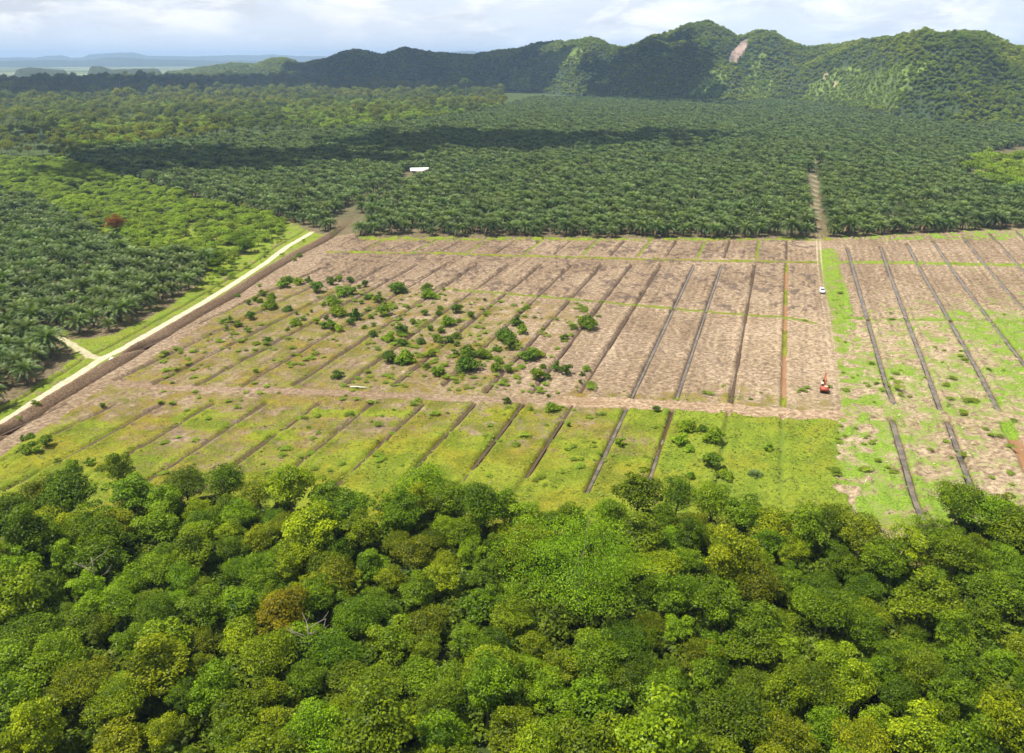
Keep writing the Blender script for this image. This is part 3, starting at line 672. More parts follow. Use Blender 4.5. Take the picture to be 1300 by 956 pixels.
def low_hills(name, sky, Rr, depth, col, label):
    sky = np.array(sky, float); px = np.linspace(sky[0, 0], sky[-1, 0], 500); t = np.linspace(0, 1, 24)
    A_, T_ = np.meshgrid(px, t); az = azim(A_); r = Rr + (T_ - .5) * depth
    pk = np.maximum(CAM_H + Rr * tan_el(A_, np.interp(A_, sky[:, 0], sky[:, 1]) - (fbm(A_ / 6, A_ * 0, 3, 50) - .5) * 1.3), 0)
    ends = sstep(sky[0, 0], sky[0, 0] + 12, A_) * sstep(sky[-1, 0], sky[-1, 0] - 12, A_)
    z = pk * np.sin(T_ * PI) ** .8 * ends * (.85 + .3 * fbm(r * np.sin(az) / 500, r * np.cos(az) / 300, 3, 51)) - 1
    n1_, n2_ = A_.shape; i = np.arange(n1_ - 1)[:, None] * n2_ + np.arange(n2_ - 1)[None, :]
    me = make_mesh(name, np.stack([(r * np.sin(az)).ravel(), (r * np.cos(az)).ravel(), z.ravel()], 1), [np.stack([i, i + 1, i + n2_ + 1, i + n2_], -1).reshape(-1, 4)], [col], smooth=True)
    o = link(name, me); o['kind'] = 'structure'; o['label'] = label
M_DIST = flat_mat('distant_forest', (.018, .034, .014), .95, 0, .01, .45)
low_hills('hills', [(-500,74),(-200,71),(0,73.5),(45,73),(60,70.5),(80,70),(92,73),(104,72.5),(115,68.5),(150,67.5),(172,66.5),(190,70),(240,71.5),(300,71),(360,70),(430,72),(500,71),(570,66),(600,66),(640,70),(720,74)], 18000, 2500, M_DIST, 'faint blue range of hills on the horizon')
low_hills('hills', [(-400,80),(-100,77),(40,76.5),(110,76),(140,73.5),(165,74),(220,76),(330,77),(420,79)], 12500, 1200, M_DIST, 'hazy blue low hills in front of the horizon range')
low_hills('hills', [(8,91),(22,87),(36,84.5),(44,85),(60,87),(78,88.5),(90,92)], 4900, 500, M_DIST, 'dark wooded hillock far off, leftmost')
low_hills('hills', [(102,91),(116,84.5),(126,84.5),(140,88),(160,87.5),(180,86),(196,86),(210,91)], 4800, 500, M_DIST, 'dark wooded hillock far off, right of the other')

# ------------------------------------------------------------------ palms
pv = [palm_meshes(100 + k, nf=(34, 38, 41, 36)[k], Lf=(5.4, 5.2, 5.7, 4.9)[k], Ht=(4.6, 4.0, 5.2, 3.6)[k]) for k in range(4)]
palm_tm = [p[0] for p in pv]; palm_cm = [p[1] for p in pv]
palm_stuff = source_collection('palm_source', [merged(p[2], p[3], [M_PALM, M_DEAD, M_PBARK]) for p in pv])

def lattice(dirv, spacing, x0, x1, y0, y1, org):
    n_ = np.array([dirv[1], -dirv[0]]); R_ = int(3200 / spacing)
    out = []
    ii, jj = np.meshgrid(np.arange(-R_, R_), np.arange(-R_, R_))
    u = ii * spacing + (jj % 2) * spacing / 2; w_ = jj * spacing * .87
    P = org + u[..., None] * dirv + w_[..., None] * n_
    m = (P[..., 0] > x0) & (P[..., 0] < x1) & (P[..., 1] > y0) & (P[..., 1] < y1)
    return P[m], ii[m], jj[m]

# left plantation: rows parallel with the pale road
rd = ROAD[6] - ROAD[3]; rd /= np.linalg.norm(rd)
PL, li, lj = lattice(rd, 8.8, -900, 0, 60, 800, ROAD[4])
PL = PL + rng.normal(size=PL.shape) * .8
qx, qy = project(PL[:, 0], PL[:, 1]); m = in_poly(qx, qy, PALM_L)
db, _, _ = dist_line(PL[:, 0], PL[:, 1], BRANCH); dr_, _, _ = dist_line(PL[:, 0], PL[:, 1], ROAD); m &= (db > 5.5) & (dr_ > 9)
PL, li, lj, dr_ = PL[m], li[m], lj[m], dr_[m]
# main plantation: rows parallel with the ditches
PM, mi, mj = lattice(dv, 8.8, -1500, 2200, 300, 2600, ground(700, 300)[:2])
PM = PM + rng.normal(size=PM.shape) * (.8 + 1.4 * sstep(450, 900, PM[:, 1]))[:, None]
qx, qy = project(PM[:, 0], PM[:, 1]); m = in_poly(qx, qy, PALM_M) & ~in_poly(qx, qy, PATCH_R) & (PM[:, 1] < 2000)
for Pl, dd in ((TRACK, 4.0), (ROAD, 4.5), (CANAL, 5), (BAND, 5)):
    d0, _, _ = dist_line(PM[:, 0], PM[:, 1], Pl); m &= d0 > dd
hut_g = ground(533, 221); m &= np.hypot(PM[:, 0] - hut_g[0], PM[:, 1] - hut_g[1]) > 13
m &= ~((np.abs(PM[:, 0] - hut_g[0] - (PM[:, 1] - hut_g[1]) * .12) < 11) & (PM[:, 1] < hut_g[1]) & (PM[:, 1] > hut_g[1] - 40))
m &= rng.random(len(PM)) > .05
PM = PM[m]; 
allP = np.concatenate([PL, PM]); isL = np.arange(len(allP)) < len(PL)
ax, ay = project(allP[:, 0], allP[:, 1], 4.0); inf = (ax > -12) & (ax < 1312) & (ay < 960)
# what the picture shows largest: nearest first
dist = np.hypot(allP[:, 0], allP[:, 1]); order = np.argsort(np.where(inf, dist, 1e9))[:296]
chosen = np.zeros(len(allP), bool); chosen[order] = True
psc = np.clip(rng.normal(.98, .12, len(allP)), .62, 1.25); prot = rng.uniform(0, 2 * PI, len(allP))
LPH = []; 
def place_palm(p, s, r, k, label, group):
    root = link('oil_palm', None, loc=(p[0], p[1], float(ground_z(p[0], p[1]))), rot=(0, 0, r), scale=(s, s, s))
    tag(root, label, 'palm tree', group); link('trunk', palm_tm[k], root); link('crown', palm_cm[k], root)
Lidx = [i for i in order if isL[i]]; Midx = [i for i in order if not isL[i]]
rows = {}
for i in Lidx:
    rows.setdefault(int(round((dr_[i] - 9) / 7.656)), []).append(i)
keys = sorted(rows)
for rn, kk in enumerate(keys):
    mem = sorted(rows[kk], key=lambda i: PL[i] @ rd)
    for n_, i in enumerate(mem):
        rowname = 'the row nearest the pale road' if rn == 0 else f'the {nth(rn + 1)} row from pale road'
        size = 'large' if psc[i] > 1.03 else ('small' if psc[i] < .88 else 'medium')
        place_palm(allP[i], psc[i], prot[i], int(rng.integers(4)), f'{size} oil palm in {rowname}, {nth(n_ + 1)} from near end', 'oil palms of the plantation beside the pale road')
Midx.sort(key=lambda i: allP[i][0] if True else 0)
# split the others by depth bands behind the cleared plots
mb = {}
for i in Midx:
    q = project(allP[i][0], allP[i][1])[1]; base = np.interp(project(allP[i][0], allP[i][1])[0], [455, 1030, 1160, 1300], [301, 303, 297, 288.5])
    side = 'right' if allP[i][0] > np.interp(allP[i][1], TRACK[::-1, 1], TRACK[::-1, 0]) else 'left'
    mb.setdefault((side, int((base - q) // 4.2) if base > q else 0), []).append(i)
for side in ('left', 'right'):
    for rn, kk in enumerate(sorted(k for k in mb if k[0] == side)):
        for n_, i in enumerate(sorted(mb[kk], key=lambda i: ax[i])):
            rowname = 'front row' if rn == 0 else f'{nth(rn + 1)} row'
            place_palm(allP[i], psc[i], prot[i], int(rng.integers(4)), f'oil palm in the {rowname} {side} of the vertical track, {nth(n_ + 1)} from left', 'oil palms behind the cleared plots')
rest = ~chosen
RP = np.column_stack([allP[rest], np.zeros(rest.sum())])
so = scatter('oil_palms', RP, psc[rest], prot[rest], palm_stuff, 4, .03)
tag(so, 'dense oil palm plantation reaching back to the hills', 'palm plantation', kind='stuff')

# ------------------------------------------------------------------ far woods
def pick_points(n, px0, px1, r0, r1, power=1.0):
    px = rng.uniform(px0, px1, n); r = r0 + (r1 - r0) * rng.random(n) ** power
    az = azim(px); return px, r, r * np.sin(az), r * np.cos(az)
def thin(Px, Py, cell):
    key = np.floor(Px / cell).astype(np.int64) * 100003 + np.floor(Py / cell).astype(np.int64)
    _, u = np.unique(key, return_index=True); return np.sort(u)

far_src = source_collection('far_source', [tree_single(200 + k, (4.6, 5.6, 3.8, 5.0, 6.6)[k], (4.5, 6, 5.5, 4, 6)[k], (8, 10, 9, 7, 13)[k], (9, 11, 8, 9, 12)[k], 62, 1.05, M_FAR, M_PALEBARK if k == 4 else M_BARK, rc=(.3, .5)) for k in range(5)])
hill_src = source_collection('hill_source', [tree_single(220 + k, (4.6, 5.4, 4.0, 5.0)[k], (4.5, 5.5, 5.5, 4)[k], (6, 7, 8, 5)[k], (9, 10, 8, 9)[k], 58, 1.15, M_HILL, rc=(.3, .5)) for k in range(4)])
light_src = source_collection('light_source', [tree_single(240 + k, (3.0, 3.6, 2.6, 3.2)[k], (2.2, 2.4, 2.4, 2)[k], (3.0, 3.6, 2.6, 2.4)[k], (8, 9, 7, 8)[k], 70, .62, M_LIGHT, rc=(.3, .48), flat=.6) for k in range(4)])

# scattered jungle between plantation and horizon
n = 90000; px, r, wx, wy = pick_points(n, -500, 1500, 560, 4050, 1.0)
keep = rng.random(n) < np.clip(r / 3800, .12, 1)  # even spread over the land
wx, wy, px, r = wx[keep], wy[keep], px[keep], r[keep]
qx, qy = project(wx, wy)
m = ~in_poly(qx, qy, PALM_M) & ~in_poly(qx, qy, SHRUB) & ~in_poly(qx, qy, PALM_L) & (qy < 235)
Bq = np.interp(qx, BASE[:, 0], BASE[:, 1]); m &= ~((r > Bq * 1.0) & (qx > 215)) & ~((qx > 640) & (qy < 140)) & ~((qx > 760)) | in_poly(qx, qy, PATCH_R)
opn = sstep(3600, 4050, np.hypot(wx, wy)) * sstep(.34, .42, fbm(wx / 1500, wy / 500, 3, 12)); m &= rng.random(len(wx)) > opn
wx, wy = wx[m], wy[m]; u = thin(wx, wy, 7.5); wx, wy = wx[u], wy[u]
dd = np.hypot(wx, wy); s = np.minimum(rng.lognormal(0, .24, len(wx)), 1.6) * (.75 + .5 * sstep(1200, 3500, dd)) * (.7 + .6 * fbm(wx / 120, wy / 120, 2, 61))
s = s * np.where(rng.random(len(s)) < .04, 1.3, 1)
so = scatter('jungle', np.column_stack([wx, wy, np.zeros(len(wx))]), np.stack([s, s, s * rng.uniform(.85, 1.3, len(s))], 1), rng.uniform(0, 6.28, len(s)), far_src, 5)
tag(so, 'mixed jungle stretching from the plantation to the far hills', 'jungle', kind='stuff'); print('jungle', len(s))
# lighter secondary growth among it
n = 9000; px, r, wx, wy = pick_points(n, -500, 700, 700, 1900); qx, qy = project(wx, wy)
m = ~in_poly(qx, qy, PALM_M) & ~in_poly(qx, qy, SHRUB) & (qy > 112) & (fbm(wx / 160, wy / 160, 3, 71) > .45) & (qx > 40 + (qy - 150) * 1.5) | (in_poly(qx, qy, PATCH_R) & (rng.random(n) < .8))
wx, wy = wx[m], wy[m]
px, r, wx2, wy2 = pick_points(500, 1200, 1500, 480, 900); qx, qy = project(wx2, wy2); m = in_poly(qx, qy, PATCH_R); wx = np.r_[wx, wx2[m]]; wy = np.r_[wy, wy2[m]]
s = rng.uniform(1.3, 2.3, len(wx))
tag(scatter('light_woods', np.column_stack([wx, wy, np.zeros(len(wx))]), s, rng.uniform(0, 6.28, len(s)), light_src, 4), 'yellow green young woods among the darker jungle', 'woods', kind='stuff')
# hills
n = 100000; px = rng.uniform(210, 1790, n); B_ = np.interp(px, BASE[:, 0], BASE[:, 1]); t_ = rng.random(n) * 1.35; r = B_ + t_ * (B_ * .22 + 120)
z, wx, wy, t_ = hill_height(px, r); wpx, wpy = project(wx, wy, z)
o_ = open_mask(wpx, wpy) * (t_ < 1); m = (rng.random(n) > o_ * .93) & ~(in_poly(wpx, wpy + 1, ROCK) & (t_ < 1)) & ~(in_poly(wpx + 2, wpy - 4, ROCK) & (t_ < 1)) & (z > .2)
m &= rng.random(n) < np.clip(r / 1700, .55, 1)
wx, wy, z = wx[m], wy[m], z[m]; u = thin(wx, wy, 5.2); wx, wy, z = wx[u], wy[u], z[u]
s = np.minimum(rng.lognormal(0, .22, len(wx)), 1.5) * (.85 + .35 * sstep(1500, 3500, np.hypot(wx, wy))) * (.75 + .5 * fbm(wx / 60, wy / 60, 2, 62)) * .74
tag(scatter('hill_forest', np.column_stack([wx, wy, z - .5]), s, rng.uniform(0, 6.28, len(s)), hill_src, 4), 'dense forest covering the ridge', 'forest', kind='stuff'); print('hill', len(s))
# shrubs on the open slopes
n = 26000; px = rng.uniform(600, 1250, n); B_ = np.interp(px, BASE[:, 0], BASE[:, 1]); t_ = rng.random(n); r = B_ + t_ * (B_ * .22 + 120)
z, wx, wy, t_ = hill_height(px, r); wpx, wpy = project(wx, wy, z); m = (open_mask(wpx, wpy) > .5) & ~in_poly(wpx, wpy, ROCK)
for bx_, by_, br_ in BARE: m &= (wpx - bx_) ** 2 + ((wpy - by_) * 1.6) ** 2 > (br_ * 1.2) ** 2
tag(scatter('slope_shrubbery', np.column_stack([wx, wy, z])[m], rng.uniform(.45, 1.2, m.sum()), rng.uniform(0, 6.28, m.sum()), light_src, 4), 'low bright shrubs on the open hill slopes', 'shrubbery', kind='stuff')
# bright low growth left of the plantation
n = 16000; px, r, wx, wy = pick_points(n, -500, 390, 300, 900); keep = rng.random(n) < r / 900; wx, wy = wx[keep], wy[keep]; qx, qy = project(wx, wy)
m = in_poly(qx, qy, SHRUB); wx, wy = wx[m], wy[m]; u = thin(wx, wy, 3.6); wx, wy = wx[u], wy[u]
hgt = .48 + .6 * fbm(wx / 22, wy / 22, 3, 81); s = hgt * rng.uniform(.7, 1.25, len(wx))
tag(scatter('low_woods', np.column_stack([wx, wy, np.zeros(len(wx))]), np.stack([s * 1.15, s * 1.15, s], 1), rng.uniform(0, 6.28, len(s)), light_src, 4), 'bright green low secondary growth beside the left plantation', 'undergrowth', kind='stuff'); print('low', len(s))

# ------------------------------------------------------------------ near forest
TINTS = {'dark green': (.66, .78, .8), 'mid green': (.95, 1.0, 1.0), 'yellowish green': (1.22, 1.12, .9), 'olive green': (1.08, .93, .8), 'bright green': (1.0, 1.18, 1.0), 'deep green': (.80, .92, .8)}
specs = [(4.4, 6.0, 7.6, 22, 300, .40), (5.0, 6.5, 8, 30, 260, .40), (3.9, 6.2, 7.4, 17, 320, .38), (4.8, 5.6, 7, 26, 280, .34), (4.2, 7.6, 7.8, 22, 300, .42), (5.4, 6.0, 8.4, 34, 250, .38), (3.6, 5.2, 6.5, 15, 340, .36), (4.6, 6.6, 7.6, 20, 330, .46), (5.0, 5.0, 8.2, 24, 280, .36), (4.4, 7.2, 7, 26, 280, .40)]
tvar = [tree_pair(300 + k, R, H, T, nc, per, lf, M_LEAF, rc=((.22, .44), (.18, .34))[k % 2], flat=.75, fill=.2) for k, (R, H, T, nc, per, lf) in enumerate(specs)]
tR = [s[0] for s in specs]; tTop = [s[2] + s[1] * .74 for s in specs]
big_t, big_c = tree_pair(350, 12.5, 9.5, 11.0, 58, 900, .27, M_LEAF, rc=(.13, .24), flat=.55, spread=1.12, fill=.08)
trees = []   # x, y, R, variant, scale, tint
def add_tree(x, y, R, k=None, tint=None):
    k = int(rng.integers(len(specs))) if k is None else k; s = R / tR[k]; trees.append([x, y, R, k, s, tint])
def at_top(px_, py_, R, k, tint=None):
    s = R / tR[k]; g_ = ground(px_, py_, tTop[k] * s); add_tree(g_[0], g_[1], R, k, tint)
big_g = ground(738, 690, 16.0)
# crowns that make the outline against the field
for px_, py_, R, k in [(x_[0], x_[1], x_[2] * .92, x_[3]) for x_ in [(10,628,5,1),(45,612,5,3),(82,604,5.2,0),(118,640,4,2),(148,652,3.6,6),(162,600,4.6,7),(150,583,3.4,6),(232,592,5.2,5),(205,612,4,2),(285,592,4.8,1),(325,605,4.6,3),(365,598,4.8,0),(412,606,4.6,7),(443,622,4.2,2),(462,655,4,6),(512,620,4.6,4),(538,588,5.6,5),(572,612,4.8,1),(612,625,4.8,0),(640,618,4,2),(812,604,4.8,7),(862,612,4.8,3),(905,622,4.4,1),(946,625,4.2,2),(985,640,4.6,0),(1028,648,4.6,7),(1062,640,4.8,5),(1100,652,5,1),(1128,682,4.2,2),(1160,672,4.4,6),(1186,655,4.6,3),(1222,618,5.4,5),(1262,628,5,1),(1298,640,5,0),(28,655,4.6,4),(64,662,4.4,1),(98,656,4.6,3),(130,668,4.2,0),(1330,640,5,5),(-30,640,5,5)]]:
    at_top(px_, py_, R, k)
fe = FOREST_EDGE
cand = []
for it in range(14000):
    R = rng.choice([2.5, 3.0, 3.6, 4.2, 5.0], p=[.2, .27, .27, .18, .08])
    x = rng.uniform(-165, 165); y = rng.uniform(38, 175)
    q = project(x, y); 
    if q[1] < np.interp(q[0], fe[:, 0], fe[:, 1]) + 10: continue
    if math.hypot(x - big_g[0], (y - big_g[1])) < 10.5 + R * .45: continue
    ok = True
    for t_ in trees:
        if (t_[0] - x) ** 2 + (t_[1] - y) ** 2 < ((t_[2] + R) * .72) ** 2: ok = False; break
    if ok: add_tree(x, y, R)
print('near trees', len(trees))
for t_ in trees:
    if t_[5] is None: t_[5] = str(rng.choice(list(TINTS), p=[.2, .28, .2, .1, .08, .14]))
def in_view(t_):
    z_ = tTop[t_[3]] * t_[4] * .8; q = project(t_[0], t_[1], z_); rr = t_[2] / math.hypot(t_[0], t_[1], 80) * 1010
    return -rr < q[0] < 1300 + rr and q[1] - rr < 956
vis = [t_ for t_ in trees if in_view(t_)]; hid = [t_ for t_ in trees if not in_view(t_)]
vis.sort(key=lambda t_: math.hypot(t_[0], t_[1], 75)); 
if len(vis) > 285: hid += vis[285:]; vis = vis[:285]
print('visible near trees', len(vis))
# rust coloured crown
def nearest(px_, py_, zt=12):
    g_ = ground(px_, py_, zt); return min(vis, key=lambda t_: (t_[0] - g_[0]) ** 2 + (t_[1] - g_[1]) ** 2)
rust = nearest(350, 752); rust[5] = 'rust'; TINTS['rust'] = (1.35, .80, .6)
for q in ((330, 640), (500, 700), (440, 690)): nearest(*q)[5] = 'olive green'
bands = {}
for t_ in vis:
    q = project(t_[0], t_[1]); dd = q[1] - np.interp(q[0], fe[:, 0], fe[:, 1]); bands.setdefault(int(max(0, dd + 5) // 48), []).append(t_)
def place_tree(t_, label):
    x, y, R, k, s, tint = t_; col = TINTS[tint]; j = rng.uniform(.88, 1.12)
    root = link('forest_tree', None, loc=(x, y, float(ground_z(x, y)) - .1), rot=(0, 0, rng.uniform(0, 6.28)), scale=(s * rng.uniform(.88, 1.2), s * rng.uniform(.88, 1.2), s * rng.uniform(.80, 1.16)))
    tag(root, label, 'tree', 'trees of the near forest'); link('trunk', tvar[k][0], root); c_ = link('crown', tvar[k][1], root); c_.color = (col[0] * j, col[1] * j, col[2] * j, 1)
for bn, kk in enumerate(sorted(bands)):
    for n_, t_ in enumerate(sorted(bands[kk], key=lambda t_: project(t_[0], t_[1])[0])):
        row = 'in the forest row edging the field' if bn == 0 else f'in the {nth(bn + 1)} forest row from the field'
        size = 'broad' if t_[2] > 4.1 else ('small' if t_[2] < 2.8 else 'rounded')
        if t_[5] == 'rust': place_tree(t_, 'rust brown tree standing alone among green crowns of the near forest'); continue
        place_tree(t_, f'{size} {t_[5]} tree {row}, {nth(n_ + 1)} from left')
M_SNAG = flat_mat('bleached_limb', (.24, .20, .16), .85, 0, 2, .25)
for n_, (px_, py_, zt, lab) in enumerate([(113, 705, 11, 'leafless pale limbs of a dead tree near the left frame edge'), (388, 790, 10.5, 'short leafless dead tree in the lower left part of near forest')]):
    g_ = ground(px_, py_, zt); zt -= 1.2; r_ = np.random.default_rng(700 + n_); root = link('dead_tree', None, loc=(g_[0], g_[1], 0)); tag(root, lab, 'tree')
    a = Acc(); a.tube([[0, 0, -.3], [.1, 0, 4], [.2, .15, 8], [.1, .3, zt + .6]], [.24, .19, .12, .05], 7); link('trunk', a.mesh('trunk', [M_SNAG], True), root)
    for q in range(6):
        an = q * 1.1 + r_.random(); h = zt - 4 + q * .75; l1 = r_.uniform(1.6, 3.0); p0 = np.array([.15, .15, h]); p1 = p0 + [math.cos(an) * l1, math.sin(an) * l1, l1 * .7]; p2 = p1 + [math.cos(an + .5) * 1.0, math.sin(an + .5) * 1.0, 1.1]
        a = Acc(); a.tube([p0, (p0 + p1) / 2 + [0, 0, .1], p1, p2], [.075, .06, .045, .02], 5).tube([p1, p1 + [math.cos(an - .7) * .9, math.sin(an - .7) * .9, .6]], [.035, .015], 4); link('limb', a.mesh('limb', [M_SNAG], True), root)
root = link('feathery_tree', None, loc=(big_g[0], big_g[1], 0)); tag(root, 'very wide bright green feathery tree in the middle of the near forest', 'tree')
link('trunk', big_t, root); c_ = link('crown', big_c, root); c_.color = (.95, 1.25, 1.0, 1)
M_OUT = leaf_mat('outer_leaf', (.045, .088, .003), (.275, .355, .008), False, .05, .35, .42)
def remat(me, mat):
    c_ = me.copy(); c_.materials.clear(); c_.materials.append(mat); return c_
out_src = source_collection('outer_source', [remat(tvar[k][1], M_OUT) for k in range(len(specs))])
if hid:
    H_ = np.array([[t_[0], t_[1], -.3] for t_ in hid])
    tag(scatter('surrounding_forest', H_, np.array([t_[4] for t_ in hid]), rng.uniform(0, 6.28, len(hid)), out_src, len(specs)), 'forest continuing around the near trees', 'forest', kind='stuff')
# undergrowth beneath
bvar = []
for k in range(5):
    r_ = np.random.default_rng(400 + k); a = Acc(); crown(a, r_, (1.5, 1.3, 1.7, 1.2, 1.5)[k], (1.5, 1.8, 1.4, 1.4, 2.0)[k], (.7, .9, .6, .7, 1.0)[k], (8, 7, 10, 6, 9)[k], 95, .34, 0, .85, (.3, .48))
    for q in range(3): a.tube([[0, 0, -.2], [r_.normal() * .3, r_.normal() * .3, .9]], [.06, .03], 4, 1, cap=False)
    bvar.append(a)
bush_me = [a.mesh('bush_mesh', [M_BUSH, M_BARK]) for a in bvar]
M_UND = leaf_mat('under_leaf', (.05, .09, .006), (.17, .23, .012), False, .08, .3, .35)
und_src = source_collection('under_source', [a.mesh('under_mesh', [M_UND, M_BARK]) for a in bvar])
n = 5200; wx = rng.uniform(-160, 160, n); wy = rng.uniform(45, 175, n); qx, qy = project(wx, wy); m = qy > np.interp(qx, fe[:, 0], fe[:, 1]) + 4
m &= qy < 1300
wx, wy = wx[m], wy[m]; u = thin(wx, wy, 2.4); wx, wy = wx[u], wy[u]
tag(scatter('undergrowth', np.column_stack([wx, wy, ground_z(wx, wy)]), rng.uniform(1.0, 2.3, len(wx)), rng.uniform(0, 6.28, len(wx)), und_src, 5), 'leafy undergrowth below the near forest trees', 'undergrowth', kind='stuff')

# ------------------------------------------------------------------ bushes in the cleared field
B = []
def tile(x0, y0, L_):
    for a_, b_, c_ in L_: B.append((x0 + a_ / 4.333, y0 + (b_ + c_ * .6) / 4.333, c_ / 4.333))
tile(250, 290, [(470,305,35),(510,280,25),(560,295,22),(610,285,20),(660,330,35),(745,295,25),(785,280,20),(845,285,18),(890,320,15),(925,310,18),(365,355,25),(410,375,18),(320,390,16),(285,410,14),(350,400,14),(405,425,28),(805,350,35),(850,345,30),(750,400,30),(695,415,14),(780,460,32),(870,475,40),(845,520,20),(995,390,30),(1035,455,38),(1090,325,32),(1130,340,25),(940,378,16),(905,405,14),(955,485,14),(710,490,14),(660,513,18),(585,495,16),(545,520,25),(500,445,20),(550,470,10),(630,455,10),(295,485,24),(230,525,25),(180,505,22),(140,513,14),(280,560,20),(165,552,10),(700,535,25),(745,540,28),(785,555,20),(1055,605,25),(1125,570,30),(1125,630,22),(970,585,18),(1060,710,40),(1150,715,40),(1130,745,12),(780,800,35),(385,610,22),(500,558,12),(225,368,12),(535,170,12),(565,150,12),(345,315,10),(325,790,15),(920,540,12),(975,530,14)])
tile(500, 290, [(30,335,35),(180,325,25),(195,365,30),(345,445,30),(300,515,30),(260,560,20),(170,465,20),(105,515,18),(40,565,30),(200,550,18),(40,495,12),(255,440,14),(425,480,20),(240,610,25),(300,610,25),(340,590,22),(45,630,20),(345,635,18),(210,690,22),(70,715,35),(345,690,18),(405,750,48),(410,690,35),(490,690,35),(240,785,35),(185,755,16),(290,752,12),(670,515,35),(730,430,20),(500,395,10),(620,590,40),(640,640,35),(710,560,30),(745,695,45),(790,690,30),(560,770,25),(580,730,22),(630,780,22),(785,810,35),(850,818,20),(890,768,28),(945,785,30),(820,765,14),(1070,530,38),(990,545,20),(935,595,25),(1060,775,18),(1038,803,16),(1025,850,10),(505,478,10),(570,660,25),(360,510,14),(250,465,14),(150,620,20)])
tile(0, 440, [(125,505,18),(170,495,20),(180,535,25),(260,535,32),(145,580,30),(210,575,22),(565,325,15),(500,645,28),(400,665,38),(320,635,18)])
tile(500, 440, [(625,295,25),(870,335,28),(755,345,10),(850,270,10),(960,435,12),(1240,530,25)])
tile(750, 440, [(360,350,20),(525,445,38),(615,455,22),(680,505,45),(495,525,35),(545,565,22),(660,640,48),(740,715,32),(970,560,25),(545,725,18),(700,705,14)])
BT = {'dark green': (.85, .85, .8), 'bright green': (1.7, 1.45, .8), 'mid green': (1.25, 1.15, .8)}
lines = []
for bx_, by_, br_ in B:
    g_ = ground(bx_, by_); R = br_ * 1.12 / FOC * math.hypot(g_[1], CAM_H)
    x5 = VP[0] + (bx_ - VP[0]) * 424 / (by_ - 76); k = int(np.searchsorted(X5, x5)); low = by_ > 508
    lines.append([g_, R, k, low, by_, str(rng.choice(list(BT), p=[.5, .2, .3]))])
seen = {}
for l_ in lines: seen.setdefault((l_[2], l_[3]), []).append(l_)
for (k, low), mem in seen.items():
    mem.sort(key=lambda l_: l_[4])
    where = ('left of the leftmost ditch' if k == 0 else 'right of the last ditch' if k == len(X5) else f'between {nth(k)} and {nth(k + 1)} ditch'); where += ' below cross track' if low else ' above cross track'
    for n_, (g_, R, _, _, _, tint) in enumerate(mem):
        s = R / 1.4; o = link('bush', bush_me[int(rng.integers(5))], loc=(g_[0], g_[1], float(ground_z(g_[0], g_[1])) - .05), rot=(0, 0, rng.uniform(0, 6.28)), scale=(s, s, s * rng.uniform(.8, 1.15)))
        size = 'large' if R > 2.3 else ('small' if R < 1.1 else 'round'); c = BT[tint]; o.color = (*c, 1)
        tag(o, f'{size} {tint} bush {where}, {nth(n_ + 1)} from far end', 'bush', 'bushes regrowing in the cleared field')
n = 5200; a_ = rng.uniform(200, 1290, n); b_ = rng.uniform(335, 620, n); G_ = poly_ground(np.stack([a_, b_], 1)); j_ = np.clip(np.searchsorted(gx, G_[:, 0]) - 1, 0, nx - 2); k_ = np.clip(np.searchsorted(gy, G_[:, 1]) - 1, 0, ny - 2)
gv = grass.reshape(shp)[k_, j_]; cl = fbm(G_[:, 0] / 14, G_[:, 1] / 14, 3, 95); m = (gv > .4) & (gv < 1.2) & (cl > .5) & ((a_ < 770) & (b_ < 500) | (rng.random(n) < .2)) & (floor_.reshape(shp)[k_, j_] < .2) & (road.reshape(shp)[k_, j_] < .1) & (bund.reshape(shp)[k_, j_] < .3) & (a_ > 1400 - b_ * 2.9)
wsz = rng.uniform(.06, .26, n)[m] * (1 + (cl[m] - .5) * 2)
tag(scatter('weeds', np.column_stack([G_, Z.reshape(shp)[k_, j_]])[m], np.stack([wsz * 1.3, wsz * 1.3, wsz * .5], 1), rng.uniform(0, 6.28, m.sum()), light_src, 4), 'low bright green weeds between the bushes', 'weeds', kind='stuff'); print('weeds', m.sum())
# young palm standing in the lime grass
g_ = ground(958, 604); root = link('young_palm', None, loc=(g_[0], g_[1], float(ground_z(g_[0], g_[1]))), scale=(.42, .42, .30))
tag(root, 'young low palm alone in the lime green grass', 'palm tree'); link('crown', palm_cm[3], root, loc=(0, 0, -3.0)); link('trunk', palm_tm[3], root, loc=(0, 0, -3.0))
# single darker trees in the left growth, and the rust coloured one
for (px_, py_, R, k, nm, lab, col) in [(93, 241, 4.6, 3, 'lone_tree', 'dark rounded tree rising alone from the bright low growth', (.42, .5, .7)), (150, 303, 5.6, 5, 'rust_tree', 'rust brown round tree where the bright growth meets the left plantation', (1.6, .42, .7)),
                             (112, 252, 2.8, 2, 'lone_tree', 'small dark tree below the lone rounded one in bright growth', (.4, .45, .7)), (312, 322, 4.4, 1, 'lone_tree', 'dark broad tree between bright growth and pale road', (.6, .7, .7)), (278, 345, 4.2, 4, 'lone_tree', 'dark green tree at the tip of the left plantation', (.55, .65, .7)), (300, 315, 4, 0, 'lone_tree', 'mid green tree just above the dark broad roadside one', (.7, .8, .7))]:
    g_ = ground(px_, py_); s = R / tR[k]; root = link(nm, None, loc=(g_[0], g_[1], 0), scale=(s, s, s * (.95 if nm == 'rust_tree' else .7))); tag(root, lab, 'tree')
    link('trunk', tvar[k][0], root); c_ = link('crown', tvar[k][1], root); c_.color = (*col, 1)
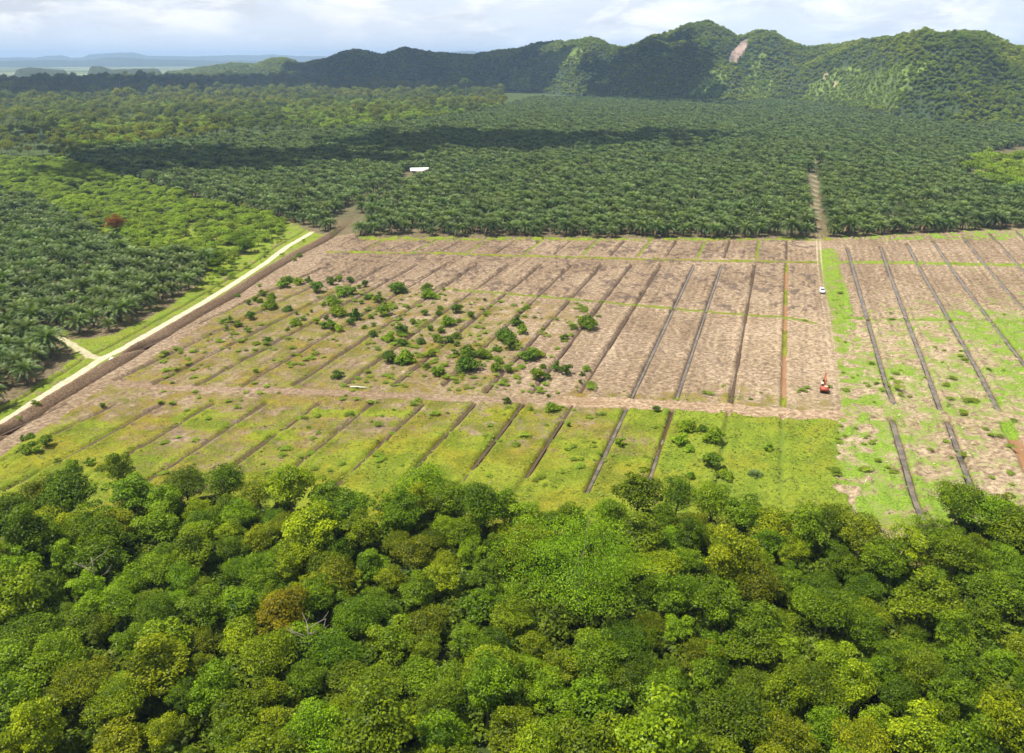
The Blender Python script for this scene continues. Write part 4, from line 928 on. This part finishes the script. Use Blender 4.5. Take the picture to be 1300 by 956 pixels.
# roadside weeds clumps left of the road
n = 900; wx = rng.uniform(-150, -40, n); wy = rng.uniform(170, 420, n); d0, s0, _ = dist_line(wx, wy, ROAD); qx, qy = project(wx, wy)
m = (d0 > 3) & (d0 < 16) & (fbm(wx / 8, wy / 8, 2, 90) > .50) & (qy < 400) & (s0 > 0) | ((d0 > 3.0) & (d0 < 4.5) & (s0 < 0) & (np.abs(qx - 147) > 14) & (rng.random(n) < .35))
tag(scatter('roadside_shrubbery', np.column_stack([wx, wy, np.zeros(n)])[m], rng.uniform(.18, .5, m.sum()), rng.uniform(0, 6.28, m.sum()), light_src, 4), 'green weeds and shrubs along the pale road', 'shrubbery', kind='stuff')

# ------------------------------------------------------------------ hut in the plantation
M_ROOF = flat_mat('white_sheet_roof', (.80, .80, .80), .35, .1, .7, .12); M_WALLW = flat_mat('hut_wall', (.34, .27, .22), .85, 0, 1.2, .25)
M_DARK = flat_mat('dark_opening', (.02, .02, .02), .6); M_WOOD = flat_mat('weathered_wood', (.20, .14, .10), .85, 0, 2, .3); M_RUSTROOF = flat_mat('greyish_roof', (.50, .44, .40), .6, 0, 1, .2)
gh = ground(533, 224); hut = link('plantation_hut', None, loc=(gh[0], gh[1], 0), rot=(0, 0, .18)); tag(hut, 'long hut with white sheet roof standing among the oil palms', 'hut')
a = Acc(); a.box((0, 0, 2.6), (12.5, 5.2, 5.2)); link('wall', a.mesh('wall', [M_WALLW]), hut)
a = Acc(); V = []; nr = 40
for k in range(nr + 1):
    x_ = -7.6 + 15.2 * k / nr; dz = .04 * (k % 2)
    V += [[x_, -4.3, 5.2 + dz], [x_, .3, 7.0 + dz], [x_, 4.2, 5.5 + dz], [x_, -4.3, 5.12 + dz], [x_, .3, 6.92 + dz], [x_, 4.2, 5.42 + dz]]
F = []
for k in range(nr):
    b0, b1 = k * 6, (k + 1) * 6; F += [[b0, b1, b1 + 1, b0 + 1], [b0 + 1, b1 + 1, b1 + 2, b0 + 2], [b0 + 4, b1 + 4, b1 + 3, b0 + 3], [b0 + 5, b1 + 5, b1 + 4, b0 + 4], [b0 + 3, b1 + 3, b1, b0], [b0 + 2, b1 + 2, b1 + 5, b0 + 5]]
F += [[0, 1, 4, 3], [1, 2, 5, 4], [nr * 6 + 1, nr * 6, nr * 6 + 3, nr * 6 + 4], [nr * 6 + 2, nr * 6 + 1, nr * 6 + 4, nr * 6 + 5]]
a.add(V, F); link('roof', a.mesh('roof', [M_ROOF]), hut)
a = Acc(); a.box((2.4, -5.2, 3.3), (3.6, 4.4, .12), 0, 0, 1, .25); link('porch_roof', a.mesh('porch_roof', [M_RUSTROOF]), hut)
for sx in (.9, 3.9):
    a = Acc(); a.box((sx, -7.0, 1.45), (.16, .16, 2.9)); link('porch_post', a.mesh('porch_post', [M_WOOD]), hut)
for sx in (-4.4, -1.8, 5.0):
    a = Acc(); a.box((sx, -2.63, 2.9), (1.3, .1, 1.1)); w_ = link('window', a.mesh('window', [M_DARK]), hut)
    a = Acc()
    for q in (-.72, .72): a.box((sx + q, -2.66, 2.9), (.12, .12, 1.35))
    for q in (-.62, .62): a.box((sx, -2.66, 2.9 + q), (1.32, .12, .12))
    link('window_frame', a.mesh('window_frame', [M_WOOD]), w_)
a = Acc(); a.box((2.4, -2.64, 1.1), (1.1, .1, 2.2)); link('door', a.mesh('door', [M_WOOD]), hut)
for q, lab in ((ground(520.5, 235), 'pale boulder beside the path below the hut'), (ground(512.5, 239), 'pale boulder farther down the path from the hut')):
    a = Acc(); r_ = np.random.default_rng(int(q[0]) + 900); V = []; F = []
    for i_ in range(5):
        for j_ in range(8):
            ph = PI * (i_ + .5) / 5; th = 2 * PI * j_ / 8; rr = .9 * r_.uniform(.8, 1.15); V.append([rr * math.sin(ph) * math.cos(th), rr * math.sin(ph) * math.sin(th), .35 + .7 * rr * math.cos(ph)])
    for i_ in range(4):
        for j_ in range(8): F.append([i_ * 8 + j_, (i_ + 1) * 8 + j_, (i_ + 1) * 8 + (j_ + 1) % 8, i_ * 8 + (j_ + 1) % 8])
    a.add(V, F); tag(link('boulder', a.mesh('boulder', [flat_mat('pale_stone', (.6, .58, .5), .9, 0, 2, .2)], True), loc=(q[0], q[1], .1)), lab, 'boulder')

# ------------------------------------------------------------------ excavator
M_ORANGE = flat_mat('orange_paint', (.36, .062, .025), .5, 0, 2, .2); M_TRACKM = flat_mat('track_steel', (.035, .032, .03), .7, 0, 4, .3); M_GLASS = flat_mat('dark_glass', (.03, .04, .05), .08)
M_CREAM = flat_mat('cream_panel', (.62, .50, .36), .6, 0, 3, .2)
ge = ground(1046, 497); ez = float(ground_z(ge[0], ge[1])); ex = link('excavator', None, loc=(ge[0], ge[1], ez + .05), rot=(0, 0, -.34), scale=(.88, .88, .88)); tag(ex, 'orange red tracked excavator with its boom raised, beside the dirt track', 'excavator')
def capsule_track(sx):
    a = Acc(); V = []; n_ = 8
    prof = [(-1.45 - .42 * math.sin(PI * k / n_), .45 - .42 * math.cos(PI * k / n_)) for k in range(n_ + 1)][::-1]
    prof = [(-1.45 - .42 * math.sin(PI * k / n_), .45 + .42 * math.cos(PI * k / n_)) for k in range(n_ + 1)] + [(1.45 + .42 * math.sin(PI * k / n_), .45 - .42 * math.cos(PI * k / n_)) for k in range(n_ + 1)]
    m_ = len(prof); V = [[sx - .27, y_, z_] for y_, z_ in prof] + [[sx + .27, y_, z_] for y_, z_ in prof] + [[sx - .27, 0, .45], [sx + .27, 0, .45]]
    a.add(V, [[k, (k + 1) % m_, m_ + (k + 1) % m_, m_ + k] for k in range(m_)]); base = a.n - len(V)
    a.F[3].append(np.array([[(k + 1) % m_, k, 2 * m_] for k in range(m_)] + [[m_ + k, m_ + (k + 1) % m_, 2 * m_ + 1] for k in range(m_)])); a.M[3].append(np.zeros(2 * m_, int))
    for k in range(14): a.box((sx, -1.6 + k * .245, .89), (.58, .12, .06))
    return a.mesh('crawler_track', [M_TRACKM])
for sx in (-1.0, 1.0): link('crawler_track', capsule_track(sx), ex)
a = Acc(); a.box((0, 0, .75), (1.5, 2.2, .4)).box((0, 0, 1.0), (1.2, 1.2, .2)); link('undercarriage', a.mesh('undercarriage', [M_TRACKM]), ex)
a = Acc(); a.box((0, -.5, 1.55), (2.5, 2.9, .9), 0, 0, .97).box((.45, -.9, 2.1), (1.4, 1.6, .25), 0, 0, .9); link('body', a.mesh('body', [M_ORANGE]), ex)
a = Acc(); a.box((0, -2.05, 1.5), (2.5, .55, 1.0), 0, 0, .93); link('counterweight', a.mesh('counterweight', [M_ORANGE]), ex)
a = Acc(); a.box((.45, -1.0, 2.26), (1.1, 1.1, .06)); link('engine_cover', a.mesh('engine_cover', [M_CREAM]), ex)
a = Acc(); a.box((-.78, .35, 2.25), (.92, 1.35, 1.45), 0, 0, .9); cab = link('cab', a.mesh('cab', [M_CREAM]), ex)
a = Acc(); a.box((-.78, 1.0, 2.35), (.74, .1, 1.0)).box((-.78, -.32, 2.4), (.7, .1, .7)).box((-1.24, .35, 2.4), (.08, 1.0, .75)).box((-.32, .35, 2.4), (.08, 1.0, .75)); link('window', a.mesh('window', [M_GLASS]), cab)
def beam(P, w_, h_, mat, nm, parent):
    a = Acc(); P = np.array(P, float); V = []
    for i_ in range(len(P)):
        d_ = P[min(i_ + 1, len(P) - 1)] - P[max(i_ - 1, 0)]; d_ /= np.linalg.norm(d_); up = np.cross([1, 0, 0], d_); hh = h_[i_] / 2
        for s1, s2 in ((-1, -1), (1, -1), (1, 1), (-1, 1)): V.append(P[i_] + np.array([s1 * w_ / 2, 0, 0]) + up * s2 * hh)
    F = [[4 * k + j, 4 * k + (j + 1) % 4, 4 * k + 4 + (j + 1) % 4, 4 * k + 4 + j] for k in range(len(P) - 1) for j in range(4)] + [[3, 2, 1, 0], [4 * len(P) - 4, 4 * len(P) - 3, 4 * len(P) - 2, 4 * len(P) - 1]]
    a.add(V, F); return link(nm, a.mesh(nm, [mat]), parent)
beam([[.1, .7, 1.8], [.1, 1.9, 3.4], [.1, 3.4, 4.3], [.1, 5.1, 4.3]], .42, [.6, .75, .6, .35], M_ORANGE, 'boom', ex)
arm = beam([[.1, 4.6, 4.75], [.1, 5.15, 4.2], [.1, 5.8, 1.9]], .32, [.35, .5, .28], M_ORANGE, 'arm', ex)
a = Acc(); a.tube([[.1, 1.3, 1.9], [.1, 2.7, 3.6]], .08, 6).tube([[.1, 2.9, 4.5], [.1, 4.5, 4.85]], .07, 6); link('hydraulic_ram', a.mesh('hydraulic_ram', [M_TRACKM]), ex)
a = Acc(); V = []; pr = [(5.55, 2.0), (6.15, 1.7), (6.3, 1.1), (6.0, .65), (5.4, .55), (5.15, .8)]
for s_x in (-.45, .65): V += [[s_x, y_, z_] for y_, z_ in pr]
a.add(V, [[k, k + 1, k + 7, k + 6] for k in range(5)]); a.add([V[0], V[1], V[2], V[3], V[4], V[5]], [[0, 1, 2, 3], [0, 3, 4, 5]]); a.add([V[6], V[7], V[8], V[9], V[10], V[11]], [[3, 2, 1, 0], [5, 4, 3, 0]])
for q in range(5): a.box((-.38 + q * .24, 5.12, .85), (.1, .25, .08))
link('bucket', a.mesh('bucket', [M_TRACKM]), ex)
a = Acc(); a.tube([[.95, -1.5, 2.2], [.95, -1.5, 2.7]], .07, 6); link('exhaust_pipe', a.mesh('exhaust_pipe', [M_TRACKM]), ex)

# ------------------------------------------------------------------ white pickup
M_WHITE = flat_mat('white_paint', (.80, .81, .84), .25, 0, 3, .04); M_TYRE = flat_mat('tyre_rubber', (.02, .02, .02), .8); M_RIM = flat_mat('steel_rim', (.45, .45, .46), .4, .8); M_LAMP = flat_mat('lamp_lens', (.75, .75, .7), .15); M_RED = flat_mat('tail_lens', (.4, .02, .02), .2)
gc = ground(1043.5, 371); cz = float(ground_z(gc[0], gc[1])); td = TRACK[6] - TRACK[5]; car = link('pickup_truck', None, loc=(gc[0], gc[1], cz + .05), rot=(0, 0, math.atan2(td[1], td[0]) - PI / 2), scale=(1.0, 1.0, 1.0)); tag(car, 'white double cab pickup parked on the dirt track', 'pickup truck')
def loft(secs, mat, nm, parent):
    """cross sections (y, halfwidth bottom, halfwidth top, z0, z1)"""
    a = Acc(); V = []
    for y_, wb, wt, z0, z1 in secs:
        V += [[-wb, y_, z0], [wb, y_, z0], [wb, y_, (z0 + z1) / 2], [wt, y_, z1], [-wt, y_, z1], [-wb, y_, (z0 + z1) / 2]]
    n_ = len(secs); F = [[6 * k + j, 6 * k + (j + 1) % 6, 6 * k + 6 + (j + 1) % 6, 6 * k + 6 + j] for k in range(n_ - 1) for j in range(6)]
    F += [[5, 2, 1, 0], [5, 4, 3, 2]]; e = 6 * (n_ - 1); F += [[e, e + 1, e + 2, e + 5], [e + 2, e + 3, e + 4, e + 5]]
    a.add(V, F); return link(nm, a.mesh(nm, [mat]), parent)
body = loft([(-2.6, .86, .82, .5, 1.02), (-2.5, .9, .87, .42, 1.08), (-1.0, .92, .88, .38, 1.08), (.9, .92, .88, .38, 1.1), (1.6, .92, .82, .4, 1.12), (2.35, .9, .76, .42, 1.0), (2.62, .8, .68, .5, .86)], M_WHITE, 'body', car)
cabn = loft([(-1.05, .86, .70, 1.06, 1.68), (-.85, .86, .71, 1.06, 1.78), (.55, .86, .71, 1.06, 1.78), (1.35, .86, .80, 1.06, 1.14)], M_WHITE, 'cabin', car)
a = Acc(); a.add([[-.72, .62, 1.76], [.72, .62, 1.76], [.80, 1.30, 1.19], [-.80, 1.30, 1.19]], [[0, 1, 2, 3]]); a.V[-1] += np.array([0, .03, .03]); link('windscreen', a.mesh('windscreen', [M_GLASS]), cabn)
a = Acc(); a.add([[-.66, -1.08, 1.62], [.66, -1.08, 1.62], [.74, -1.08, 1.2], [-.74, -1.08, 1.2]], [[3, 2, 1, 0]]); link('rear_window', a.mesh('rear_window', [M_GLASS]), cabn)
for s_x in (-1, 1):
    for y0, y1 in ((-.9, -.15), (-.05, .75)):
        a = Acc(); a.add([[s_x * .80, y0, 1.42], [s_x * .80, y1, 1.42], [s_x * .74, y1 - .1, 1.7], [s_x * .74, y0 + .05, 1.7]], [[0, 1, 2, 3]]); link('side_window', a.mesh('side_window', [M_GLASS]), cabn)
    a = Acc(); a.box((s_x * 1.02, .95, 1.2), (.2, .1, .16)); link('mirror', a.mesh('mirror', [M_WHITE]), car)
    a = Acc(); a.box((s_x * .64, 2.58, .8), (.3, .1, .16)); link('headlight', a.mesh('headlight', [M_LAMP]), car)
    a = Acc(); a.box((s_x * .78, -2.62, .85), (.14, .06, .3)); link('tail_light', a.mesh('tail_light', [M_RED]), car)
    for y_ in (-1.6, 1.65):
        a = Acc(); a.tube([[s_x * .72, y_, .38], [s_x * .74, y_, .38], [s_x * .94, y_, .38], [s_x * .96, y_, .38]], [.3, .38, .38, .32], 16); wh = link('wheel', a.mesh('tyre', [M_TYRE]), car)
        a = Acc(); a.tube([[s_x * .9, y_, .38], [s_x * .975, y_, .38]], [.22, .2], 12); link('rim', a.mesh('rim', [M_RIM]), wh)
a = Acc(); a.box((0, -1.85, 1.085), (1.5, 1.3, .02)); link('cargo_bed', a.mesh('cargo_bed', [M_DARK]), car)
a = Acc(); a.box((0, 2.62, .5), (1.6, .16, .18)); link('bumper', a.mesh('bumper', [M_TYRE]), car)

# ------------------------------------------------------------------ culvert, log
M_CONC = flat_mat('pale_concrete', (.55, .58, .58), .8, 0, 2, .15)
gcv = ground(147, 457); a = Acc(); a.box((0, 0, .3), (3.6, 1.5, .25)).box((-1.6, 0, -.1), (.3, 1.5, .8)).box((1.6, 0, -.1), (.3, 1.5, .8)).box((0, .85, .35), (3.6, .18, .5)).box((0, -.85, .35), (3.6, .18, .5))
tag(link('culvert', a.mesh('culvert', [M_CONC]), loc=(gcv[0], gcv[1], .1), rot=(0, 0, .25)), 'pale concrete slab culvert between the road and the brown canal', 'culvert')
gl = ground(456, 492.5); a = Acc(); a.tube([[-2.6, 0, .25], [-1, .12, .3], [1, -.05, .28], [2.6, .1, .24]], [.2, .19, .16, .1], 8).tube([[1, 0, .3], [1.9, .7, .45]], [.07, .03], 5)
tag(link('fallen_log', a.mesh('fallen_log', [flat_mat('bleached_wood', (.62, .58, .5), .85, 0, 3, .2)], True), loc=(gl[0], gl[1], 0), rot=(0, 0, -.12)), 'bleached fallen log lying just above the cross track', 'log')

# ------------------------------------------------------------------ sun, sky, clouds, haze
SUN_EL, SUN_AZ = math.radians(67), math.radians(-100)      # azimuth from +Y towards +X
sd_ = Vector((math.sin(SUN_AZ) * math.cos(SUN_EL), math.cos(SUN_AZ) * math.cos(SUN_EL), math.sin(SUN_EL)))
sun = bpy.data.lights.new('sun', 'SUN'); sun.energy = 5.0; sun.angle = math.radians(.53); sun.color = (1.0, .94, .83)
so_ = bpy.data.objects.new('sun', sun); COL.objects.link(so_); so_.rotation_euler = sd_.to_track_quat('Z', 'Y').to_euler(); so_.location = (0, 0, 300)
w = bpy.data.worlds.new('World'); scn.world = w; w.use_nodes = True; nt = w.node_tree; bg = nt.nodes['Background']
sky = nt.nodes.new('ShaderNodeTexSky'); sky.sky_type = 'NISHITA'; sky.sun_disc = False; sky.sun_elevation = SUN_EL; sky.sun_rotation = SUN_AZ; sky.air_density = 1.0; sky.dust_density = 1.2; sky.ozone_density = 1.2
tc = nt.nodes.new('ShaderNodeTexCoord'); sep = nt.nodes.new('ShaderNodeSeparateXYZ'); L(nt, tc.outputs['Generated'], sep.inputs[0])
mpn = nt.nodes.new('ShaderNodeMapping'); L(nt, tc.outputs['Generated'], mpn.inputs[0]); mpn.inputs['Scale'].default_value = (1, 1, 3.4)
v_ = mpn.outputs[0]
nA = noise(nt, v_, 5.5, 8, .62, .4); nB = noise(nt, v_, 11, 6, .6, .3)
lift = smap(nt, sep.outputs[2], .004, .05)
dens = math_n(nt, 'MULTIPLY', smap(nt, math_n(nt, 'ADD', math_n(nt, 'MULTIPLY', nA, .65), math_n(nt, 'MULTIPLY', nB, .35)), .38, .60), math_n(nt, 'ADD', math_n(nt, 'MULTIPLY', lift, .75), .25))
shade = smap(nt, noise(nt, v_, 8, 7, .64, .3), .42, .60)
ccol = mix(nt, shade, (9.0, 9.5, 10.4), (15.0, 14.8, 14.5))
skyc = mix(nt, smap(nt, sep.outputs[2], .05, .6), (10.4, 11.3, 12.6), sky.outputs[0])
fin = mix(nt, math_n(nt, 'MULTIPLY', dens, .9), skyc, ccol); L(nt, fin, bg.inputs['Color']); bg.inputs['Strength'].default_value = .05

M_CLOUD, nt, b = new_mat('cloud_white'); b.inputs['Base Color'].default_value = (.9, .9, .9, 1); b.inputs['Roughness'].default_value = 1
def cloud(px_, py_, rx_, ry_, seed, npf=420, Hc=620, rot=0, edge=.75):
    """cumulus sheet high above; its shade falls round the given picture point"""
    r_ = np.random.default_rng(seed); g_ = ground(px_, py_) if py_ < 400 else np.array([py_ * math.sin(azim(px_)), py_ * math.cos(azim(px_)), 0]); c_ = g_ + np.array(sd_) * (Hc / sd_[2]); a = Acc()
    ico = bpy.data.meshes.new('t'); import bmesh as _b; bm = _b.new(); _b.ops.create_icosphere(bm, subdivisions=1, radius=1); V0 = np.array([v.co[:] for v in bm.verts]); F0 = np.array([[v.index for v in f.verts] for f in bm.faces]); bm.free(); bpy.data.meshes.remove(ico)
    th = r_.random(npf) * 2 * PI; q = np.sqrt(r_.random(npf)); lob = 1 + .22 * np.sin(th * 3 + seed) + .12 * np.sin(th * 7 + seed * 2)
    for t_, qq, lb in zip(th, q, lob):
        sz = (1 - .72 * qq ** 2) * min(rx_, ry_) * .20 * r_.uniform(.6, 1.3) + 4
        x_, y_ = math.cos(t_) * qq * lb * rx_, math.sin(t_) * qq * lb * ry_
        p = np.array([x_ * math.cos(rot) - y_ * math.sin(rot), x_ * math.sin(rot) + y_ * math.cos(rot), abs(r_.normal()) * 16 * (1 - qq * .6)])
        a.add(V0 * sz * np.array([1.4, 1, .55]) + p, F0)
    tag(link('cloud', a.mesh('cloud', [M_CLOUD], True), loc=tuple(c_)), 'white cumulus cloud drifting above the land', 'cloud', kind='structure')
cloud(262, 207, 175, 105, 1, 135); cloud(620, 182, 200, 140, 2, 140); cloud(860, 176, 100, 70, 3, 55)
cloud(430, 3150, 900, 900, 4, 230); cloud(838, 2080, 175, 330, 5, 210); cloud(20, 3050, 1000, 850, 6, 230); cloud(560, 2700, 180, 260, 7, 260)
cloud(60, 176, 80, 45, 8, 200)

M_HAZE = bpy.data.materials.new('haze'); M_HAZE.use_nodes = True; nt = M_HAZE.node_tree; nt.nodes.clear()
out = nt.nodes.new('ShaderNodeOutputMaterial'); pvn = nt.nodes.new('ShaderNodeVolumePrincipled'); pvn.inputs['Color'].default_value = (.46, .68, 1.0, 1); pvn.inputs['Density'].default_value = .00008; pvn.inputs['Anisotropy'].default_value = .1
L(nt, pvn.outputs[0], out.inputs['Volume'])
a = Acc(); a.box((0, 0, 149), (54000, 54000, 304)); hzo = link('haze', a.mesh('haze', [M_HAZE])); hzo['kind'] = 'stuff'; hzo['label'] = 'thin bluish haze in the air over the land'; hzo['category'] = 'haze'

cam = bpy.data.cameras.new('camera'); co = bpy.data.objects.new('camera', cam); COL.objects.link(co); scn.camera = co
cam.sensor_width = 36; cam.lens = 36 * FOC / 1300; cam.shift_y = -45 / 1300; cam.clip_start = 1; cam.clip_end = 150000
co.location = (0, 0, CAM_H); co.rotation_euler = (PI / 2 - PITCH, 0, 0)
vs = scn.view_settings; vs.view_transform = 'Standard'; vs.look = 'None'; vs.gamma = 1; vs.use_curve_mapping = False; vs.exposure = .85
cy = scn.cycles; cy.max_bounces = 6; cy.diffuse_bounces = 3; cy.transmission_bounces = 3; cy.volume_bounces = 0; cy.transparent_max_bounces = 4; cy.use_adaptive_sampling = True; cy.adaptive_threshold = .02
scn.render.resolution_x = 1024; scn.render.resolution_y = 753
